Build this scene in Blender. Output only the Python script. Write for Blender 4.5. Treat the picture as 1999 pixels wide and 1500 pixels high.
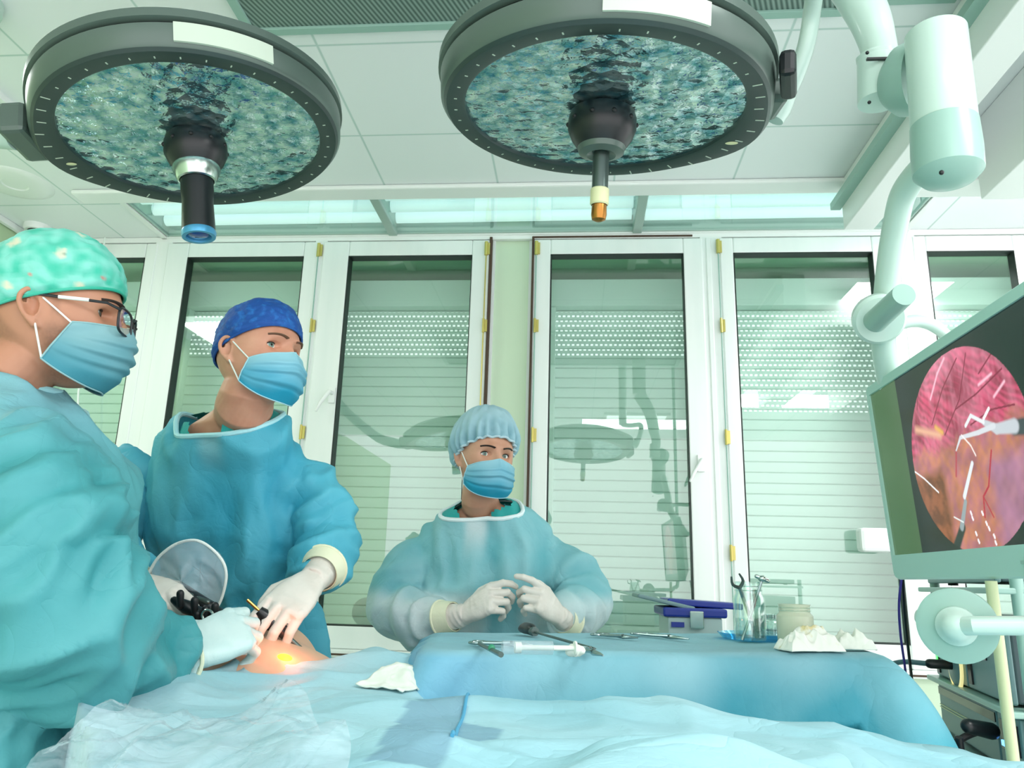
import bpy, bmesh, math, random
import numpy as np
from mathutils import Vector, Matrix, noise, bvhtree
for o in list(bpy.data.objects): bpy.data.objects.remove(o, do_unlink=True)
SC = bpy.context.scene
COL = SC.collection
V = Vector
PI = math.pi
random.seed(7); noise.seed_set(7)

# ------------------------------------------------------------------ camera
FPX = 1492.0
CAM = V((0, 0, 1.25))
_y, _p, _r = [math.radians(a) for a in (5.06, 14.40, 1.62)]
CF = V((-math.sin(_y)*math.cos(_p), math.cos(_y)*math.cos(_p), math.sin(_p)))
_r0 = V((math.cos(_y), math.sin(_y), 0)); _u0 = _r0.cross(CF)
CR = _r0*math.cos(_r) + _u0*math.sin(_r)
CU = _u0*math.cos(_r) - _r0*math.sin(_r)
cam = bpy.data.cameras.new('camera'); camo = bpy.data.objects.new('camera', cam); COL.objects.link(camo)
m3 = Matrix((CR, CU, -CF)).transposed().to_4x4(); m3.translation = CAM
camo.matrix_world = m3
cam.sensor_fit = 'HORIZONTAL'; cam.sensor_width = 36; cam.lens = FPX/1999*36; cam.clip_start = 0.05
SC.camera = camo

def ray(px, py): return CF + CR*((px-999.5)/FPX) - CU*((py-750)/FPX)
def at(px, py, d=None, y=None, z=None, x=None):
    v = ray(px, py)
    if y is not None: t = y/v.y
    elif z is not None: t = (z-CAM.z)/v.z
    elif x is not None: t = x/v.x
    else: t = d
    return CAM + v*t

# ------------------------------------------------------------------ world, lights, exposure
w = bpy.data.worlds.new('world'); SC.world = w; w.use_nodes = True
bg = w.node_tree.nodes['Background']
bg.inputs[0].default_value = (1.0, .985, .99, 1); bg.inputs[1].default_value = 1.6
SC.view_settings.view_transform = 'Standard'
try: SC.view_settings.look = 'None'
except Exception: pass
SC.view_settings.gamma = 1; SC.view_settings.exposure = 0.58; SC.view_settings.use_curve_mapping = False

def area(name, loc, size, power, color=(1, 1, 1), target=None, sy=None):
    l = bpy.data.lights.new(name, 'AREA'); l.energy = power; l.color = color; l.shape = 'RECTANGLE'
    l.size = size; l.size_y = sy or size
    o = bpy.data.objects.new(name, l); COL.objects.link(o); o.location = loc
    d = (V(target) - V(loc)) if target else V((0, 0, -1))
    o.rotation_euler = d.to_track_quat('-Z', 'Y').to_euler()
    return o
H = 2.916
YW = 3.5
area('ceiling_lamp_light', (0.6, -0.9, H-0.06), 1.1, 8, (1, .99, .99), sy=0.5)
area('ceiling_lamp_light', (-2.4, 2.1, H-0.06), 0.5, 9, (1, .99, .99), sy=0.5)
area('ceiling_lamp_light', (1.75, 0.2, H-0.06), 1.1, 26, (1, .99, .99), sy=0.5)
area('ceiling_lamp_light', (1.75, 2.75, H-0.06), 0.5, 14, (1, .99, .99), sy=0.5)

# ------------------------------------------------------------------ materials
def lin(c):
    if isinstance(c, str):
        c = c.lstrip('#'); c = [int(c[i:i+2], 16)/255 for i in (0, 2, 4)]
    return tuple((x/12.92 if x <= .04045 else ((x+.055)/1.055)**2.4) for x in c)
MATS = {}
def mat(name, col, rough=.5, metal=0, col2=None, mscale=6, mlo=.35, mhi=.65, bump=None, emit=None, es=0, sss=0, coat=0, spec=.5, attr=False, stretch=None, alpha=None, transl=0, bump2=None, detail=4):
    m = bpy.data.materials.new(name); m.use_nodes = True
    nt = m.node_tree; N = nt.nodes; L = nt.links
    b = N['Principled BSDF']
    c = lin(col)
    b.inputs['Base Color'].default_value = (*c, 1)
    b.inputs['Roughness'].default_value = rough
    b.inputs['Metallic'].default_value = metal
    b.inputs['Specular IOR Level'].default_value = spec
    b.inputs['Coat Weight'].default_value = coat
    if sss:
        b.inputs['Subsurface Weight'].default_value = sss; b.inputs['Subsurface Radius'].default_value = (.9, .35, .2); b.inputs['Subsurface Scale'].default_value = .01
    tc = N.new('ShaderNodeTexCoord'); src = tc.outputs['Object']
    if stretch:
        mp = N.new('ShaderNodeMapping'); mp.inputs['Scale'].default_value = stretch; L.new(src, mp.inputs[0]); src = mp.outputs[0]
    colout = None
    if attr:
        a = N.new('ShaderNodeVertexColor'); a.layer_name = 'Col'; colout = a.outputs[0]
    if col2:
        n = N.new('ShaderNodeTexNoise'); n.inputs['Scale'].default_value = mscale; n.inputs['Detail'].default_value = detail; L.new(src, n.inputs['Vector'])
        r = N.new('ShaderNodeMapRange'); r.inputs[1].default_value = mlo; r.inputs[2].default_value = mhi; L.new(n.outputs['Fac'], r.inputs[0])
        mx = N.new('ShaderNodeMix'); mx.data_type = 'RGBA'
        L.new(r.outputs[0], mx.inputs[0])
        mx.inputs[6].default_value = (*c, 1); mx.inputs[7].default_value = (*lin(col2), 1)
        if attr:
            mx.blend_type = 'MIX'; L.new(colout, mx.inputs[6])
            mul = N.new('ShaderNodeMath'); mul.operation = 'MULTIPLY'; mul.inputs[1].default_value = .22; L.new(r.outputs[0], mul.inputs[0]); L.new(mul.outputs[0], mx.inputs[0])
        colout = mx.outputs[2]
    if colout: L.new(colout, b.inputs['Base Color'])
    nrm = None
    for bp in (bump, bump2):
        if bp:
            kind, sc, st, dist = bp
            t = N.new('ShaderNodeTexVoronoi' if kind == 'v' else 'ShaderNodeTexNoise')
            t.inputs['Scale'].default_value = sc
            if kind != 'v': t.inputs['Detail'].default_value = 5 if kind == 'n' else 2.5
            L.new(src, t.inputs['Vector'])
            hout = t.outputs[0]
            if kind == 'r':
                t.inputs['Distortion'].default_value = 1.2
                q1 = N.new('ShaderNodeMath'); q1.operation = 'SUBTRACT'; q1.inputs[1].default_value = .5; L.new(hout, q1.inputs[0])
                q2 = N.new('ShaderNodeMath'); q2.operation = 'ABSOLUTE'; L.new(q1.outputs[0], q2.inputs[0])
                q3 = N.new('ShaderNodeMath'); q3.operation = 'POWER'; q3.inputs[1].default_value = .6; L.new(q2.outputs[0], q3.inputs[0]); hout = q3.outputs[0]
            bn = N.new('ShaderNodeBump'); bn.inputs['Strength'].default_value = st; bn.inputs['Distance'].default_value = dist
            L.new(hout, bn.inputs['Height'])
            if nrm: L.new(nrm, bn.inputs['Normal'])
            nrm = bn.outputs[0]
    if nrm: L.new(nrm, b.inputs['Normal'])
    if emit:
        b.inputs['Emission Color'].default_value = (*lin(emit), 1); b.inputs['Emission Strength'].default_value = es
    out = N['Material Output']; sh = b.outputs[0]
    if transl:
        tr = N.new('ShaderNodeBsdfTranslucent'); ms = N.new('ShaderNodeMixShader'); ms.inputs[0].default_value = transl
        if colout: L.new(colout, tr.inputs[0])
        else: tr.inputs[0].default_value = (*c, 1)
        if nrm: L.new(nrm, tr.inputs['Normal'])
        L.new(sh, ms.inputs[1]); L.new(tr.outputs[0], ms.inputs[2]); sh = ms.outputs[0]
    if alpha is not None:
        tp = N.new('ShaderNodeBsdfTransparent'); ms = N.new('ShaderNodeMixShader'); ms.inputs[0].default_value = alpha
        L.new(tp.outputs[0], ms.inputs[1]); L.new(sh, ms.inputs[2]); sh = ms.outputs[0]
    if sh != b.outputs[0]: L.new(sh, out.inputs[0])
    MATS[name] = m
    return m
def glassmat(name, tint=(.9, .98, .95), refl=.1, rough=.0, edge=.6, bump=None):
    m = bpy.data.materials.new(name); m.use_nodes = True; nt = m.node_tree; N = nt.nodes; L = nt.links
    N.remove(N['Principled BSDF'])
    t = N.new('ShaderNodeBsdfTransparent'); t.inputs[0].default_value = (*tint, 1)
    g = N.new('ShaderNodeBsdfGlossy'); g.inputs['Roughness'].default_value = rough; g.inputs[0].default_value = (.95, 1, .98, 1)
    lw = N.new('ShaderNodeLayerWeight'); lw.inputs[0].default_value = .35
    mr = N.new('ShaderNodeMapRange'); mr.inputs[3].default_value = refl; mr.inputs[4].default_value = edge
    pw = N.new('ShaderNodeMath'); pw.operation = 'POWER'; pw.inputs[1].default_value = 2
    L.new(lw.outputs['Facing'], pw.inputs[0]); L.new(pw.outputs[0], mr.inputs[0])
    if bump:
        x = N.new('ShaderNodeTexNoise'); x.inputs['Scale'].default_value = bump[0]; bb = N.new('ShaderNodeBump'); bb.inputs['Strength'].default_value = bump[1]; bb.inputs['Distance'].default_value = .01
        L.new(x.outputs[0], bb.inputs['Height']); L.new(bb.outputs[0], g.inputs['Normal'])
    ms = N.new('ShaderNodeMixShader'); L.new(mr.outputs[0], ms.inputs[0]); L.new(t.outputs[0], ms.inputs[1]); L.new(g.outputs[0], ms.inputs[2])
    L.new(ms.outputs[0], N['Material Output'].inputs[0])
    MATS[name] = m
    return m

M_white = mat('white_paint', '#f0f4f2', .35, bump=('n', 3, .02, .01))
M_pvc = mat('window_pvc', '#eff4f1', .28, col2='#e8efec', mscale=2, stretch=(6, 6, .6))
M_wallg = mat('green_wall_paint', '#bcd6ae', .6)
M_wallg2 = mat('pale_green_wall_paint', '#cfe3c8', .6)
M_reveal = mat('green_reveal_paint', '#9cc9a2', .6)
M_floor = mat('floor_vinyl', '#d3dad8', .3, col2='#c9d2cf', mscale=14)
M_gasket = mat('black_gasket', '#14211d', .5)
M_darkgap = mat('dark_gap', '#4d3a2c', .7)
M_brass = mat('brass', '#c8bb6b', .35, .6)
M_shut = mat('shutter_box', '#cfe6dc', .4)
M_win = glassmat('window_glass', (.94, .99, .97), .085, 0, .4)
M_dark = mat('lamp_grey', '#55665f', .32, .15)
M_dark2 = mat('lamp_ring_dark', '#2b3c3a', .38)
M_black = mat('black_plastic', '#10171a', .35)
M_blackr = mat('black_rubber', '#0c1012', .5)
M_chrome = mat('steel', '#c4d2cb', .22, .95)
M_steel2 = mat('surgical_steel', '#8fa3a3', .25, .9)
M_dsteel = mat('dark_steel', '#5b6a66', .3, .8)
M_label = mat('blank_label', '#c3d2c2', .5)
M_arm = mat('arm_enamel', '#c0d9cf', .28, coat=.2)
M_armg = mat('arm_grey_green', '#98bcb1', .32)
M_cream = mat('cream_plastic', '#d9dcae', .45)
M_brass2 = mat('copper_tip', '#a9773a', .25, .9)
M_skin = mat('skin', '#d09b80', .5, sss=.15, col2='#c28a70', mscale=18, bump=('n', 160, .08, .002))
M_skin1 = mat('tanned_skin', '#b98468', .5, sss=.15, col2='#a8745a', mscale=18, bump=('n', 160, .08, .002), attr=True)
M_skin3 = mat('warm_skin', '#c99a7f', .5, sss=.15, col2='#ba8a70', mscale=18, bump=('n', 160, .08, .002))
M_belly = mat('belly_skin', '#e3b898', .45, sss=.2, col2='#dcae90', mscale=8)
M_eye = mat('eye_white', '#e6ece8', .15, coat=.5)
M_iris = mat('iris', '#5d8478', .2, coat=.6)
M_iris2 = mat('iris_brown', '#4a4438', .2, coat=.6)
M_pupil = mat('pupil', '#060606', .1, coat=.6)
M_hair = mat('dark_hair', '#2b201b', .7)
M_hair2 = mat('brown_hair', '#6b4e3b', .7)
M_strap = mat('elastic_strap', '#e4efe9', .6)
CR1 = ('r', 7, .30, .016); CR2 = ('r', 30, .18, .004)
M_gown1 = mat('teal_gown_fabric', '#2f9ea5', .62, col2='#6cc0c4', mscale=7, attr=True, bump=CR1, bump2=CR2, transl=.12)
M_gown2 = mat('blue_gown_fabric', '#1b98b5', .62, col2='#55b6cb', mscale=9, attr=True, bump=CR1, bump2=CR2, transl=.1)
M_gown3 = mat('sheer_gown_fabric', '#8ccdd2', .6, col2='#a9dbe0', mscale=12, attr=True, bump=CR1, bump2=CR2, transl=.15)
M_bind = mat('gown_binding', '#a8dfe6', .6, bump=CR2)
M_bindw = mat('white_binding', '#e2f3f3', .6, bump=CR2)
M_scrub = mat('scrub_teal', '#1c9c98', .7, bump=CR2)
M_mask = mat('mask_blue', '#7cc6dd', .7, bump=('n', 220, .15, .001), transl=.1, attr=True)
M_mask1 = mat('mask_grey_blue', '#93c3cd', .7, bump=('n', 220, .15, .001), transl=.1, attr=True)
M_cap1 = mat('cap_print', '#4fd3b8', .75, col2='#8fe3d2', mscale=11, bump=CR2, attr=True)
M_cap2 = mat('cap_blue', '#0f4c98', .75, col2='#2273c0', mscale=55, mlo=.5, mhi=.75, bump=CR2)
M_cap3 = mat('bouffant', '#9fd0dc', .7, col2='#bfe3ea', mscale=20, alpha=.88, bump=CR2, attr=True)
M_glove = mat('latex_glove', '#dcd9cf', .42, col2='#d3cfc4', mscale=20, bump=('n', 55, .25, .006))
M_glove1 = mat('pale_glove', '#cbe2df', .42, col2='#bfdad8', mscale=20, bump=('n', 55, .25, .006))
M_cuff = mat('cream_cuff', '#dfe3c4', .5, bump=CR2)
M_drape = mat('patient_drape', '#8fc6d2', .65, attr=True, col2='#98ccd8', mscale=5, bump=('r', 4.5, .25, .03), bump2=('r', 34, .25, .004))
M_drape2 = mat('table_drape', '#7fd0df', .65, attr=True, col2='#9adbe6', mscale=6, bump=('r', 5, .25, .025), bump2=('r', 40, .25, .004), transl=.08)
M_plastic = mat('clear_plastic', '#c9dde4', .15, alpha=.30, bump=('n', 22, .8, .02))
M_jar = glassmat('jar_glass', (.93, .99, .97), .16, .02, .8)
M_gauze = mat('gauze', '#eef3e9', .8, col2='#dfe8da', mscale=30, bump=CR1)
M_bluepl = mat('navy_plastic', '#17308c', .35)
M_greybox = mat('grey_instrument_box', '#a7bfbc', .4)
M_dish = glassmat('blue_dish', (.35, .75, .95), .15, .05, .6)
M_monitor = mat('monitor_bezel', '#b5dbd1', .38)
M_tower = mat('device_dark', '#41565a', .4)
M_towerf = mat('device_front', '#6f8f90', .4)
M_disp = mat('device_display', '#121a22', .15)
M_led = mat('green_led', '#50ff60', .3, emit='#40ff50', es=2.5)
M_ledb = mat('blue_led', '#60b0ff', .3, emit='#60a8ff', es=2)
M_cable = mat('grey_cable', '#55777c', .5)
M_purple = mat('purple_cable', '#3a2f86', .5)
M_tube = mat('cream_tube', '#c9d2a6', .4)
M_lens = mat('camera_lens', '#1c3f8e', .05, coat=1)
M_bluer = mat('blue_ring', '#4f9fc9', .3, .4)
M_padg = mat('pad_black', '#1a1f20', .6)

# ------------------------------------------------------------------ mesh helpers
class MB:
    def __init__(s): s.v = []; s.f = []
    def add(s, vs, fs):
        o = len(s.v); s.v += [tuple(a) for a in vs]; s.f += [tuple(i+o for i in f) for f in fs]; return s
    def box(s, c, size, rot=None):
        c = V(c); hx, hy, hz = [k/2 for k in size]
        p = [V((x, y, z)) for x in (-hx, hx) for y in (-hy, hy) for z in (-hz, hz)]
        if rot is not None: p = [rot @ q for q in p]
        return s.add([c+q for q in p], [(0, 1, 3, 2), (4, 6, 7, 5), (0, 4, 5, 1), (2, 3, 7, 6), (0, 2, 6, 4), (1, 5, 7, 3)])
    def bb(s, x0, x1, y0, y1, z0, z1): return s.box(((x0+x1)/2, (y0+y1)/2, (z0+z1)/2), (abs(x1-x0), abs(y1-y0), abs(z1-z0)))
    def loft(s, rings, cap=True, closed=True):
        n = len(rings[0]); vs = [p for r in rings for p in r]; fs = []
        for i in range(len(rings)-1):
            for j in range(n if closed else n-1):
                a = i*n+j; b = i*n+(j+1) % n
                fs.append((a, b, b+n, a+n))
        if cap and closed:
            fs.append(tuple(range(n))[::-1]); fs.append(tuple((len(rings)-1)*n+j for j in range(n)))
        return s.add(vs, fs)
    def tube(s, pts, r, n=12, cap=True, ends=False, smooth=0):
        pts = [V(p) for p in pts]
        if not hasattr(r, '__len__'): r = [r]*len(pts)
        r = list(r)
        if smooth: pts, r = spline(pts, r, smooth)
        if ends:   # round ends
            for k in (0, -1):
                d = (pts[0]-pts[1]).normalized() if k == 0 else (pts[-1]-pts[-2]).normalized()
                R = r[k]; base = pts[k]
                ex = [(base + d*R*math.sin(a), R*math.cos(a)) for a in (.5, 1.0, 1.4)]
                if k == 0:
                    for q, rr in ex: pts.insert(0, q); r.insert(0, rr)
                else:
                    for q, rr in ex: pts.append(q); r.append(rr)
        rings = []; t0 = (pts[1]-pts[0]).normalized()
        up = V((0, 0, 1)) if abs(t0.z) < .9 else V((1, 0, 0))
        a = t0.cross(up).normalized()
        for i, p in enumerate(pts):
            t = (pts[min(i+1, len(pts)-1)]-pts[max(i-1, 0)])
            t = t.normalized() if t.length > 1e-9 else t0
            a = (a - t*a.dot(t)); a = a.normalized() if a.length > 1e-6 else t.orthogonal().normalized()
            b = t.cross(a)
            rr = r[i]
            ra, rb = rr if hasattr(rr, '__len__') else (rr, rr)
            rings.append([p + a*ra*math.cos(2*PI*k/n) + b*rb*math.sin(2*PI*k/n) for k in range(n)])
        return s.loft(rings, cap)
    def sphere(s, c, r, n=16, m=10, rot=None):
        if not hasattr(r, '__len__'): r = (r, r, r)
        c = V(c); vs = []; fs = []
        for i in range(1, m):
            th = PI*i/m
            for j in range(n):
                ph = 2*PI*j/n; q = V((r[0]*math.sin(th)*math.cos(ph), r[1]*math.sin(th)*math.sin(ph), r[2]*math.cos(th)))
                vs.append(c + (rot @ q if rot is not None else q))
        T = len(vs); q = V((0, 0, r[2])); q = rot @ q if rot is not None else q
        vs += [c+q, c-q]
        for i in range(m-2):
            for j in range(n):
                a = i*n+j; b = i*n+(j+1) % n; fs.append((a, a+n, b+n, b))
        for j in range(n):
            fs.append((T, j, (j+1) % n)); a = (m-2)*n; fs.append((T+1, a+(j+1) % n, a+j))
        return s.add(vs, fs)
    def lathe(s, prof, M=None, n=48, cap=False):
        rings = [[V((r*math.cos(2*PI*k/n), r*math.sin(2*PI*k/n), z)) for k in range(n)] for r, z in prof]
        if M is not None: rings = [[M @ p for p in R] for R in rings]
        return s.loft(rings, cap)
    def build(s, name, m, parent=None, smooth=True, colors=None, subsurf=0, bevel=0, auto=True):
        me = bpy.data.meshes.new(name); me.from_pydata([tuple(p) for p in s.v], [], s.f); me.update()
        bm = bmesh.new(); bm.from_mesh(me); bmesh.ops.recalc_face_normals(bm, faces=bm.faces) if not colors else None
        bm.to_mesh(me); bm.free()
        me.materials.append(m)
        o = bpy.data.objects.new(name, me); COL.objects.link(o)
        if smooth:
            me.polygons.foreach_set('use_smooth', [True]*len(me.polygons))
            if auto:
                try: me.set_sharp_from_angle(angle=math.radians(38))
                except Exception: pass
        if colors is not None: setcol(me, colors)
        if parent: o.parent = parent
        if bevel:
            b = o.modifiers.new('b', 'BEVEL'); b.width = bevel; b.segments = 2; b.limit_method = 'ANGLE'
        if subsurf:
            b = o.modifiers.new('s', 'SUBSURF'); b.levels = b.render_levels = subsurf
        return o
def setcol(me, cols):
    a = me.color_attributes.new('Col', 'FLOAT_COLOR', 'POINT')
    arr = np.ones((len(me.vertices), 4), np.float32); arr[:, :3] = np.array(cols, np.float32)
    a.data.foreach_set('color', arr.ravel())
def spline(pts, r, k):
    P = []; R = []
    n = len(pts)
    for i in range(n-1):
        p0 = pts[max(i-1, 0)]; p1 = pts[i]; p2 = pts[i+1]; p3 = pts[min(i+2, n-1)]
        for j in range(k):
            t = j/k
            P.append(.5*((2*p1)+(p2-p0)*t+(2*p0-5*p1+4*p2-p3)*t*t+(3*p1-p0-3*p2+p3)*t**3))
            a, b = r[i], r[i+1]
            R.append(tuple(x+(y-x)*t for x, y in zip(a, b)) if hasattr(a, '__len__') else a+(b-a)*t)
    P.append(pts[-1]); R.append(r[-1])
    return P, R
def tag(o, label=None, cat=None, group=None, kind=None):
    if label: o['label'] = label
    if cat: o['category'] = cat
    if group: o['group'] = group
    if kind: o['kind'] = kind
    return o
def empty(name, loc=(0, 0, 0), label=None, cat=None, group=None, kind=None):
    o = bpy.data.objects.new(name, None); COL.objects.link(o); o.location = (0, 0, 0); o.empty_display_size = .1
    o['_base'] = tuple(loc)
    del o['_base']
    tag(o, label, cat, group, kind); o['_l'] = [float(a) for a in loc]
    return o
def settle():   # move every thing's origin to its base without moving its parts
    for o in list(bpy.data.objects):
        if '_l' in o:
            l = V(o['_l'][:]); del o['_l']
            for ch in o.children: ch.matrix_parent_inverse = Matrix.Translation(-l)
            o.location = l
def remesh(mb, voxel, smooth=4, fac=.5):
    me = bpy.data.meshes.new('t'); me.from_pydata([tuple(p) for p in mb.v], [], mb.f); me.update()
    bm = bmesh.new(); bm.from_mesh(me); bmesh.ops.recalc_face_normals(bm, faces=bm.faces); bm.to_mesh(me); bm.free()
    o = bpy.data.objects.new('t', me); COL.objects.link(o)
    r = o.modifiers.new('r', 'REMESH'); r.mode = 'VOXEL'; r.voxel_size = voxel
    if smooth:
        s = o.modifiers.new('s', 'SMOOTH'); s.iterations = smooth; s.factor = fac
    dg = bpy.context.evaluated_depsgraph_get(); ev = o.evaluated_get(dg); e = ev.to_mesh()
    n = len(e.vertices); co = np.empty(n*3, np.float32); e.vertices.foreach_get('co', co); no = np.empty(n*3, np.float32); e.vertices.foreach_get('normal', no)
    fs = [tuple(p.vertices) for p in e.polygons]
    ev.to_mesh_clear(); bpy.data.objects.remove(o, do_unlink=True); bpy.data.meshes.remove(me)
    return co.reshape(-1, 3), no.reshape(-1, 3), fs
def build_np(name, co, fs, m, parent=None, colors=None):
    me = bpy.data.meshes.new(name); me.from_pydata(co.tolist(), [], fs); me.update(); me.materials.append(m)
    me.polygons.foreach_set('use_smooth', [True]*len(me.polygons))
    o = bpy.data.objects.new(name, me); COL.objects.link(o)
    if colors is not None: setcol(me, colors)
    if parent: o.parent = parent
    return o
def sm(a, b, x):
    t = np.clip((x-a)/(b-a), 0, 1); return t*t*(3-2*t)
def ridged(p, q=0.0):
    n = noise.noise(p)
    return (1-abs(n)*2)

# ------------------------------------------------------------------ room shell
def struct(o): o['kind'] = 'structure'; return o
mb = MB(); mb.bb(-2.95, 4.6, -2.0, 3.95, -.1, 0); struct(mb.build('floor', M_floor, smooth=False))
# tiled ceiling material
def ceilmat():
    m = mat('ceiling_tiles', '#eff4f5', .45)
    nt = m.node_tree; N = nt.nodes; L = nt.links; b = N['Principled BSDF']
    g = N.new('ShaderNodeNewGeometry'); sp = N.new('ShaderNodeSeparateXYZ'); L.new(g.outputs['Position'], sp.inputs[0])
    def line(sock, off, per):
        a = N.new('ShaderNodeMath'); a.operation = 'SUBTRACT'; a.inputs[1].default_value = off; L.new(sock, a.inputs[0])
        w_ = N.new('ShaderNodeMath'); w_.operation = 'PINGPONG'; w_.inputs[1].default_value = per/2; L.new(a.outputs[0], w_.inputs[0])
        c = N.new('ShaderNodeMapRange'); c.inputs[1].default_value = .002; c.inputs[2].default_value = .006; c.inputs[3].default_value = 1; c.inputs[4].default_value = 0
        L.new(w_.outputs[0], c.inputs[0])
        return c.outputs[0]
    l1 = line(sp.outputs[0], -.85, .5); l2 = line(sp.outputs[1], 2.07, .52)
    mx = N.new('ShaderNodeMath'); mx.operation = 'MAXIMUM'; L.new(l1, mx.inputs[0]); L.new(l2, mx.inputs[1])
    mi = N.new('ShaderNodeMix'); mi.data_type = 'RGBA'; L.new(mx.outputs[0], mi.inputs[0])
    mi.inputs[6].default_value = (*lin('#eff4f5'), 1); mi.inputs[7].default_value = (*lin('#c2d6d2'), 1)
    L.new(mi.outputs[2], b.inputs['Base Color'])
    return m
M_ceil = ceilmat()
# ceiling built around the light trough opening and the grating opening
TX0, TX1, TY0, TY1 = -2.11, 1.53, 3.075, 3.462
mb = MB()
mb.bb(-2.95, 4.6, -2.0, TY0, H, H+.05); mb.bb(-2.95, TX0, TY0, 3.6, H, H+.05); mb.bb(TX1, 4.6, TY0, 3.6, H, H+.05); mb.bb(TX0, TX1, TY1, 3.6, H, H+.05)
struct(mb.build('ceiling', M_ceil, smooth=False))
mb = MB(); mb.bb(-2.95, -2.85, -4.5, 3.6, 0, H); struct(mb.build('wall_left', M_wallg, smooth=False))
# window wall: sill wall, pillar, head
GZ1, FZ1, SZ = 2.80, 2.892, .925
mb = MB()
mb.bb(-2.85, 4.6, YW-.02, YW+.45, 0, SZ)
mb.bb(-.427, -.224, YW-.0, YW+.45, SZ, FZ1)
mb.bb(-2.85, 4.6, YW-.0, YW+.45, FZ1, H+.04)
struct(mb.build('wall_back', M_wallg2, smooth=False))
# reveals + outer wall behind
mb = MB()
mb.bb(-2.85, -.427, YW+.10, YW+.45, FZ1-.05, FZ1); mb.bb(-.224, 4.6, YW+.10, YW+.45, FZ1-.05, FZ1)
for x in (-2.16, -.46, -.2, 1.56):
    mb.bb(x-.02, x+.02, YW+.10, YW+.45, SZ, FZ1)
struct(mb.build('wall_reveal', M_reveal, smooth=False))
mb = MB(); mb.bb(-2.85, -.43, YW-.06, YW+.1, SZ-.02, SZ+.012); mb.bb(-.22, 4.6, YW-.06, YW+.1, SZ-.02, SZ+.012)
struct(mb.build('trim_1', M_pvc, smooth=False, bevel=.004))
tr = MB(); tr.bb(-2.85, 4.6, YW-.03, YW-.002, H-.03, H-.001); struct(tr.build('trim_2', M_white, smooth=False, bevel=.003))
tr = MB(); tr.bb(-2.3, 1.75, 2.965, 3.07, H-.022, H-.001); struct(tr.build('trim_3', M_white, smooth=False, bevel=.008))
tr = MB(); tr.bb(-2.84, -2.815, -2.0, 3.45, H-.03, H-.001); struct(tr.build('trim_4', M_white, smooth=False, bevel=.003))

# windows: every sash is a window of the setting
def window(n, gx0, gx1, sx0, sx1, hinge=None, handle=None, lever=None):
    w_ = empty('window_%d' % n, ((sx0+sx1)/2, YW, SZ), kind='structure')
    f = MB(); y0, y1 = YW-.035, YW+.03; gz0 = 1.035
    f.bb(sx0+.004, gx0, y0, y1, SZ+.012, FZ1-.012); f.bb(gx1, sx1-.004, y0, y1, SZ+.012, FZ1-.012)
    f.bb(gx0, gx1, y0, y1, SZ+.012, gz0); f.bb(gx0, gx1, y0, y1, GZ1, FZ1-.012)
    f.build('sash', M_pvc, w_, smooth=False, bevel=.006)
    f = MB(); f.bb(sx0-.02, sx1+.02, YW-.01, YW+.09, FZ1-.03, FZ1); f.bb(sx0-.02, sx0+.012, YW-.01, YW+.09, SZ, FZ1-.03); f.bb(sx1-.012, sx1+.02, YW-.01, YW+.09, SZ, FZ1-.03)
    f.bb(sx0+.012, sx1-.012, YW-.01, YW+.09, SZ, SZ+.04)
    f.build('window_frame', M_pvc, w_, smooth=False)
    g = MB(); t = .0042
    for yy in (YW-.034,):
        g.bb(gx0-t*.3, gx0+t, yy, YW+.02, gz0, GZ1); g.bb(gx1-t*.5, gx1+t*.3, yy, YW+.02, gz0, GZ1); g.bb(gx0, gx1, yy, YW+.02, GZ1-t, GZ1+t*.3); g.bb(gx0, gx1, yy, YW+.02, gz0-t*.3, gz0+t)
    g.build('gasket', M_gasket, w_, smooth=False)
    g = MB(); g.bb(gx0, gx1, YW-.006, YW-.002, gz0, GZ1); g.build('pane', M_win, w_, smooth=False)
    if hinge is not None:
        for k, z in enumerate((2.83, 2.43, 1.90, 1.39)):
            h = MB(); h.tube([(hinge, YW-.045, z-.035), (hinge, YW-.045, z+.035)], .009 if k == 0 else .006, 8); h.box((hinge+.008, YW-.04, z), (.02, .008, .06)); h.build('hinge', M_brass, w_)
        h = MB(); h.tube([(hinge, YW-.042, 1.0), (hinge, YW-.042, 2.85)], .0032, 8); h.build('espagnolette_rod', M_brass if n == 3 else M_armg, w_)
    if handle is not None:
        h = MB(); hx = handle[0]; hz = handle[1]
        h.box((hx, YW-.042, hz), (.03, .012, .075)); h.tube([(hx, YW-.045, hz+.01), (hx, YW-.085, hz+.01), (hx-.04, YW-.09, hz-.05), (hx-.055, YW-.09, hz-.085)], [.010, .010, .008, .006], 10, ends=True)
        h.build('window_handle', M_white, w_)
    return w_
window(1, -2.80, -2.214, -2.85, -2.15)
window(2, -1.985, -1.378, -2.105, -1.30, hinge=-1.30)
window(3, -1.145, -.523, -1.285, -.43, hinge=-.452, handle=(-1.165, 2.08))
window(4, -.134, .504, -.222, .60, hinge=-.205, handle=(.553, 1.78))
window(5, .741, 1.384, .673, 1.49, hinge=.668)
window(6, 1.631, 2.019, 1.568, 2.11)
window(7, 2.26, 2.9, 2.13, 2.99)
mb = MB()
for x0, x1 in ((-2.17, -2.08), (-1.325, -1.262), (.585, .69), (1.48, 1.585), (2.09, 2.15)): mb.bb(x0, x1, YW-.03, YW+.08, SZ, FZ1-.001)
for x in (-1.30, .63, 1.52): mb.bb(x-.018, x+.006, YW-.036, YW-.02, SZ+.01, FZ1-.01)
struct(mb.build('trim_5', M_pvc, smooth=False, bevel=.004))
mb = MB(); mb.bb(-.437, -.424, YW-.04, YW-.001, SZ, FZ1+.002); mb.bb(-.227, -.217, YW-.04, YW-.001, SZ, FZ1+.002); mb.bb(-.224, .55, YW-.038, YW-.001, FZ1-.003, FZ1+.004)
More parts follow.
